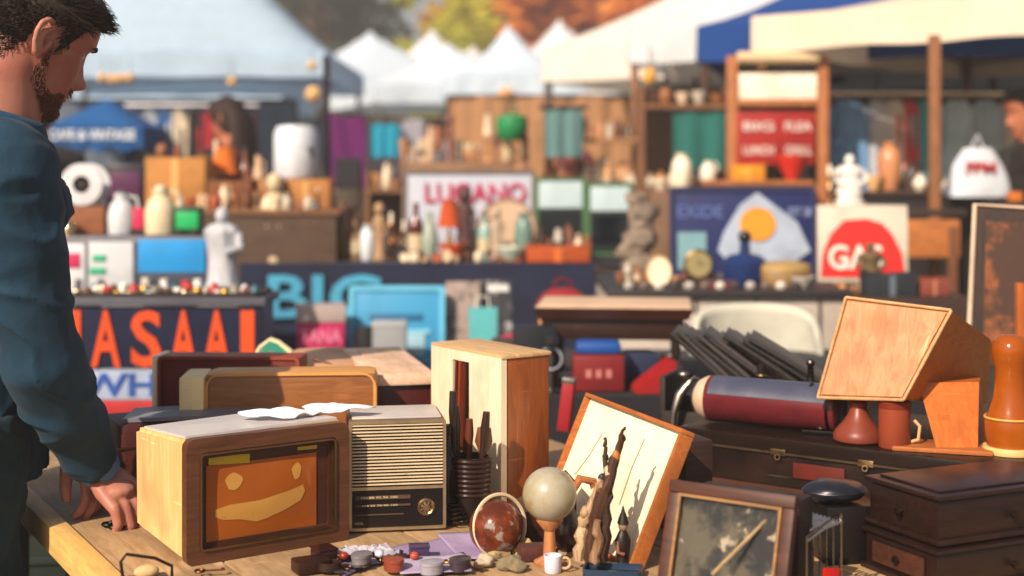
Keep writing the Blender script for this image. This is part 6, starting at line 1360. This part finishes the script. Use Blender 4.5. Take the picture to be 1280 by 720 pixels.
# hair shell + strands
def hz_(th):     # hairline height by angle from front
    a = abs(math.degrees((th + math.pi) % (2 * math.pi) - math.pi))
    return interp([(0, .082), (35, .080), (52, .066), (62, .04), (70, .012), (78, -.004), (86, .044), (112, .044), (122, -.02), (140, -.062), (180, -.075)], a)
def shell(M, inside, offf, name, m, parent, seed=0):
    nz_, nt_ = 110, 150; g = G(); grid = {}
    for i in range(nz_):
        z = -.111 + .2345 * (i / (nz_ - 1))
        for k in range(nt_):
            th = 6.2832 * k / nt_; d = inside(th, z)
            if d > 0: 
                p = head_r(th, z); nrm = Vector((p.x, p.y, (z - .03) * 1.3 if z > .03 else 0)).normalized()
                n = noise.noise(p * 55 + Vector((seed, 0, 0))) * .5 + noise.noise(p * 140) * .35
                grid[i, k] = g.b.verts.new(M @ (p + nrm * (offf(th, z) * min(1, d) * (1 + .45 * n) - .0006)))
    for (i, k) in list(grid):
        q = [(i, k), (i, (k + 1) % nt_), (i + 1, (k + 1) % nt_), (i + 1, k)]
        if all(c in grid for c in q): g.b.faces.new([grid[c] for c in q])
    tops = [grid[nz_ - 1, k] for k in range(nt_) if (nz_ - 1, k) in grid]
    if len(tops) == nt_: g.b.faces.new(tops)
    return g.out(name, m, parent, sharp=80)
hairm = mat('hair', '#2c1d12', .75, '#150d08'); 
def hin(th, z): return (z - hz_(th)) / .012
def hoff(th, z):
    a = abs((th + math.pi) % (2 * math.pi) - math.pi); top = max(0, (z - .03) / .09)
    return .005 + .010 * top + (.012 * top if a < .9 else 0)
hair = shell(Mh, hin, hoff, 'hair', hairm, man)
strands(Mh, lambda th, z: hin(th, z) > .1, 'hair_strands', hairm, hair, 5200, lambda th, z: .016 + .018 * max(0, (z - .02) / .1), .0008, 2, .016,
        lambda p, th, z, nrm, r: ((Vector((.9 * (1 if z > .06 else -.6), .25 * r.uniform(-1, 1), -.5 if z < .07 else .05))).normalized() if True else nrm))
def bin_(th, z):
    a = abs(math.degrees((th + math.pi) % (2 * math.pi) - math.pi))
    lo = interp([(0, -.069), (18, -.066), (26, -.05), (34, -.052), (45, -.062), (60, -.056), (70, -.045), (78, -.02), (86, .005), (92, -.03), (98, -.07), (104, -.09), (120, -.10), (180, -.115)], a)
    if a < 23 and -.047 < z < -.036: return min((z + .047), (-.036 - z)) / .003       # moustache
    if a > 74 and z > -.02: return min((lo - z) / .01, (88 - a) / 6)
    return min((lo - z) / .008, (108 - a) / 8)
beardm = mat('hair', '#684030', .9, '#4a2c1e')
beard = shell(Mh, bin_, lambda th, z: .0008 + .0015 * max(0, (-.06 - z) / .05), 'beard', beardm, man, 4)
strands(Mh, lambda th, z: bin_(th, z) > .0, 'beard_strands', beardm, beard, 3000, lambda th, z: .005, .0006, 3, .004, lambda p, th, z, nrm, r: Vector((.15 + .3 * r.uniform(-1, 1), .3 * r.uniform(-1, 1), -1)).normalized())
g = G()
for s in (-1, 1): g.tube([W(surf(s * yy, zz)) for yy, zz in ((.012, .042), (.022, .046), (.034, .047), (.046, .042))], [.0024, .0036, .003, .001], 7)
g.out('eyebrow', hairm, man)
# coat
def wrinkle(me, amp, s, seed=0):
    ns = [v.normal.copy() for v in me.vertices]
    for v, n in zip(me.vertices, ns):
        p = v.co * s + Vector((seed, 0, 0)); d = noise.noise(Vector((p.x * .8, p.y * .8, p.z * 1.7))) + .9 * (1 - abs(noise.noise(Vector((p.x * 1.2 + p.z * .7, p.y * 1.2, p.z * 1.5))) * 2)) ** 3 + .25 * noise.noise(p * 4); v.co = v.co + n * amp * d
g = G()
g.tube([shc + Vector((0, 0, .035)), shc + Vector((-.01, 0, -.01)), shc * .6 + CH * .4, CH, HIP + Vector((.0, 0, .14)), HIP + Vector((0, 0, -.02)), HIP + Vector((0, 0, -.10))],
       [(.075, .075), (.155, .12), (.19, .15), (.195, .155), (.195, .175), (.20, .18), (.205, .18)], 28)
for S, E, Wr in ((SR, ER, WR), (SL, EL, WL)):
    cuff = Wr - (Wr - E).normalized() * .022
    g.tube([shc * .45 + S * .55, S, S * .55 + E * .45, E, E * .5 + cuff * .5, cuff], [.075, .082, .072, .064, .054, .042], 20)
    g.sph(S, .079, seg=20)
me = fin(g, .005, 8); wrinkle(me, .009, 8); coat = asobj(me, 'coat', cloth('#0b3044', .85, '#082434'), man)
# collar
axis = (W((-.03, 0, -.06)) - shc).normalized(); cN = shc + axis * .045
u_ = axis.orthogonal().normalized(); u_ = (fx - axis * fx.dot(axis)).normalized(); v_ = axis.cross(u_)
def colf(u, v):
    a = R(28) + u * (6.2832 - R(56)); rr = .080 + .010 * math.sin(v * 3) + .012 * (1 - v); rr2 = rr * 1.02
    hgt = -.03 + v * .078 * (1 + .12 * math.cos(a + 3.1))
    return cN + u_ * rr * math.cos(a) + v_ * rr2 * math.sin(a) + axis * hgt
g = G(); g.cloth(colf, 40, 8); o_ = g.out('collar', cloth('#103c58', .85, '#0c2e44'), man); sm = o_.modifiers.new('s', 'SOLIDIFY'); sm.thickness = .007
for S, E, Wr in ((SR, ER, WR), (SL, EL, WL)):
    d = (Wr - E).normalized(); G().tube([Wr - d * .034, Wr - d * .004], [.0375, .036], 20).out('shirt_cuff', cloth('#5c86b4', .8), man)
g = G(); 
for s in (-1, 1):
    h0 = HIP + lx * s * .085; g.tube([h0 + Vector((0, 0, .02)), h0 + Vector((0, 0, -.12)), h0 + Vector((.01, 0, -.45)), h0 + Vector((-.02, 0, -.84))], [.135, .13, .10, .085], 20)
me = fin(g, .009, 5); wrinkle(me, .012, 8, 3); asobj(me, 'trousers', cloth('#10303e', .9, '#0b2430'), man)
g = G()
for s in (-1, 1):
    h0 = HIP + lx * s * .085; b0 = Vector((h0.x, h0.y, .0)); g.tube([b0 + fx * -.06 + Vector((0, 0, .05)), b0 + fx * .04 + Vector((0, 0, .055)), b0 + fx * .15 + Vector((0, 0, .04)), b0 + fx * .19 + Vector((0, 0, .03))], [(.045, .045), (.05, .05), (.048, .036), (.02, .02)], 14)
g.out('shoe', paint('#1a1410', .4), man)
# small dark tools under his hand
for i, (dx, dy, a, l, lb) in enumerate(((.0, -.03, .4, .09, 'black pliers lying flat under the fingers of the man'), (.03, .035, -.3, .075, 'dark iron key lying beside the pliers'), (-.05, .0, 1.2, .06, 'short iron file nearest the sleeve'))):
    t = thing('hand_tool', lb, 'tool', (WR.x + .085 + dx, WR.y + .01 + dy, .7505), a)
    G().tube([(-l / 2, 0, .006), (0, 0, .007), (l / 2, .004, .005)], [.004, .007, .003], 8).out('shaft', metal('#2a2420', .4), t); G().torus((-l / 2 - .008, 0, .005), .009, .003, (0, 0, 0), 14).out('grip', metal('#2a2420', .4), t)

# --- background people
def figure_far(label, px, Y, hz, face, coatc, trc, hairc, long=False, arms=(.25, .2), h=1.68):
    s = h / 1.72; o = Vector((X(px, Y), Y, 0)); f = Vector((math.cos(face), math.sin(face), 0)); l = Vector((-f.y, f.x, 0)); up = Vector((0, 0, 1))
    g = G(); M = Matrix.Translation(f * .03 + up * 1.60) @ Matrix.Rotation(face, 4, 'Z') @ Matrix.Rotation(R(15), 4, 'Y'); head_geo(g, M)
    g.tube([up * 1.56 + f * .01, up * 1.44, up * 1.25, up * .95], [.055, .06, .12, .11], 14)
    A = []
    for sgn, an in ((-1, arms[0]), (1, arms[1])):
        S = up * 1.40 + l * sgn * .17; E = S + l * sgn * .05 + f * an * .4 - up * .27; Wt = E + f * .2 + up * (-.12 + an * .2); A.append((S, E, Wt))
        g.tube([up * 1.4, S, E, Wt], [.055, .05, .036, .024], 12); hand(g, Wt, (Wt - E), l * -sgn + up * .4, -up)
    for sgn in (-1, 1): h0 = up * .92 + l * sgn * .09; g.tube([h0, h0 - up * .45, h0 - up * .86, h0 - up * .9 + f * .13], [.085, .055, .04, .03], 12)
    p = asobj(fin(g, .008, 1), 'person', mat('skin', '#a86a4c', .5, '#96543c')); p.location = o; tag(p, label, 'person')
    g = G(); g.tube([up * 1.47, up * 1.42, up * 1.25, up * 1.0, up * .82], [(.07, .07), (.15, .10), (.19, .13), (.18, .13), (.20, .15)], 20)
    for S, E, Wt in A: g.tube([up * 1.4 * .5 + S * .5, S, E, E * .12 + Wt * .88], [.07, .07, .055, .042], 14)
    me = fin(g, .014, 4); wrinkle(me, .012, 8, px); asobj(me, 'jacket', cloth(coatc), p)
    g = G()
    for sgn in (-1, 1): h0 = up * .9 + l * sgn * .09; g.tube([h0, h0 - up * .45, h0 - up * .82], [.115, .085, .07], 14)
    asobj(fin(g, .014, 3), 'trousers', cloth(trc), p)
    hm = mat('hair', hairc, .7)
    hr = shell(M, hin if not long else (lambda th, z: (z - min(hz_(th), interp([(0, .08), (50, .06), (75, -.02), (100, -.08), (180, -.1)], abs(math.degrees((th + math.pi) % (2 * math.pi) - math.pi))))) / .012), lambda th, z: .016, 'hair', hm, p)
    if long:
        g = G(); g.tube([M @ Vector((-.05, 0, .07)), M @ Vector((-.085, 0, 0)), M @ Vector((-.09, 0, -.12)), M @ Vector((-.06, .01, -.28)), M @ Vector((-.03, .01, -.36))], [(.06, .04), (.085, .05), (.095, .045), (.08, .035), (.03, .02)], 16); g.out('long_hair', hm, p)
    return p
figure_far('woman with long dark hair in black jacket behind the boxes on the left', 290, 7.6, 0, R(150), '#14151c', '#1c1c24', '#2a1712', True, h=1.6)
figure_far('person in black standing behind the white bust on the right', 1035, 7.9, 0, R(-60), '#15110f', '#1c1816', '#1a100a')
figure_far('person in dark jacket partly cut by the right edge', 1290, 6.6, 0, R(190), '#17100e', '#1c1816', '#1a100a')
figure_far('dark-clad shopper behind the man by the blue canopy', 48, 7.4, 0, R(110), '#17161c', '#16161c', '#1c120c')

figure_far('shopper in grey coat far behind the navy table', 545, 11.0, 0, R(-80), '#6a6a70', '#2a2c34', '#2a1a10')
figure_far('shopper in dark red jacket under the warm white tent', 720, 9.6, 0, R(200), '#5a2420', '#22242c', '#1c120c')
figure_far('shopper in beige coat between the far tents', 440, 12.2, 0, R(30), '#a08c70', '#3a3028', '#5a3a20')
figure_far('shopper in navy jacket beneath the blue tent', 880, 9.4, 0, R(-30), '#1c2a48', '#22242c', '#2a1a10')
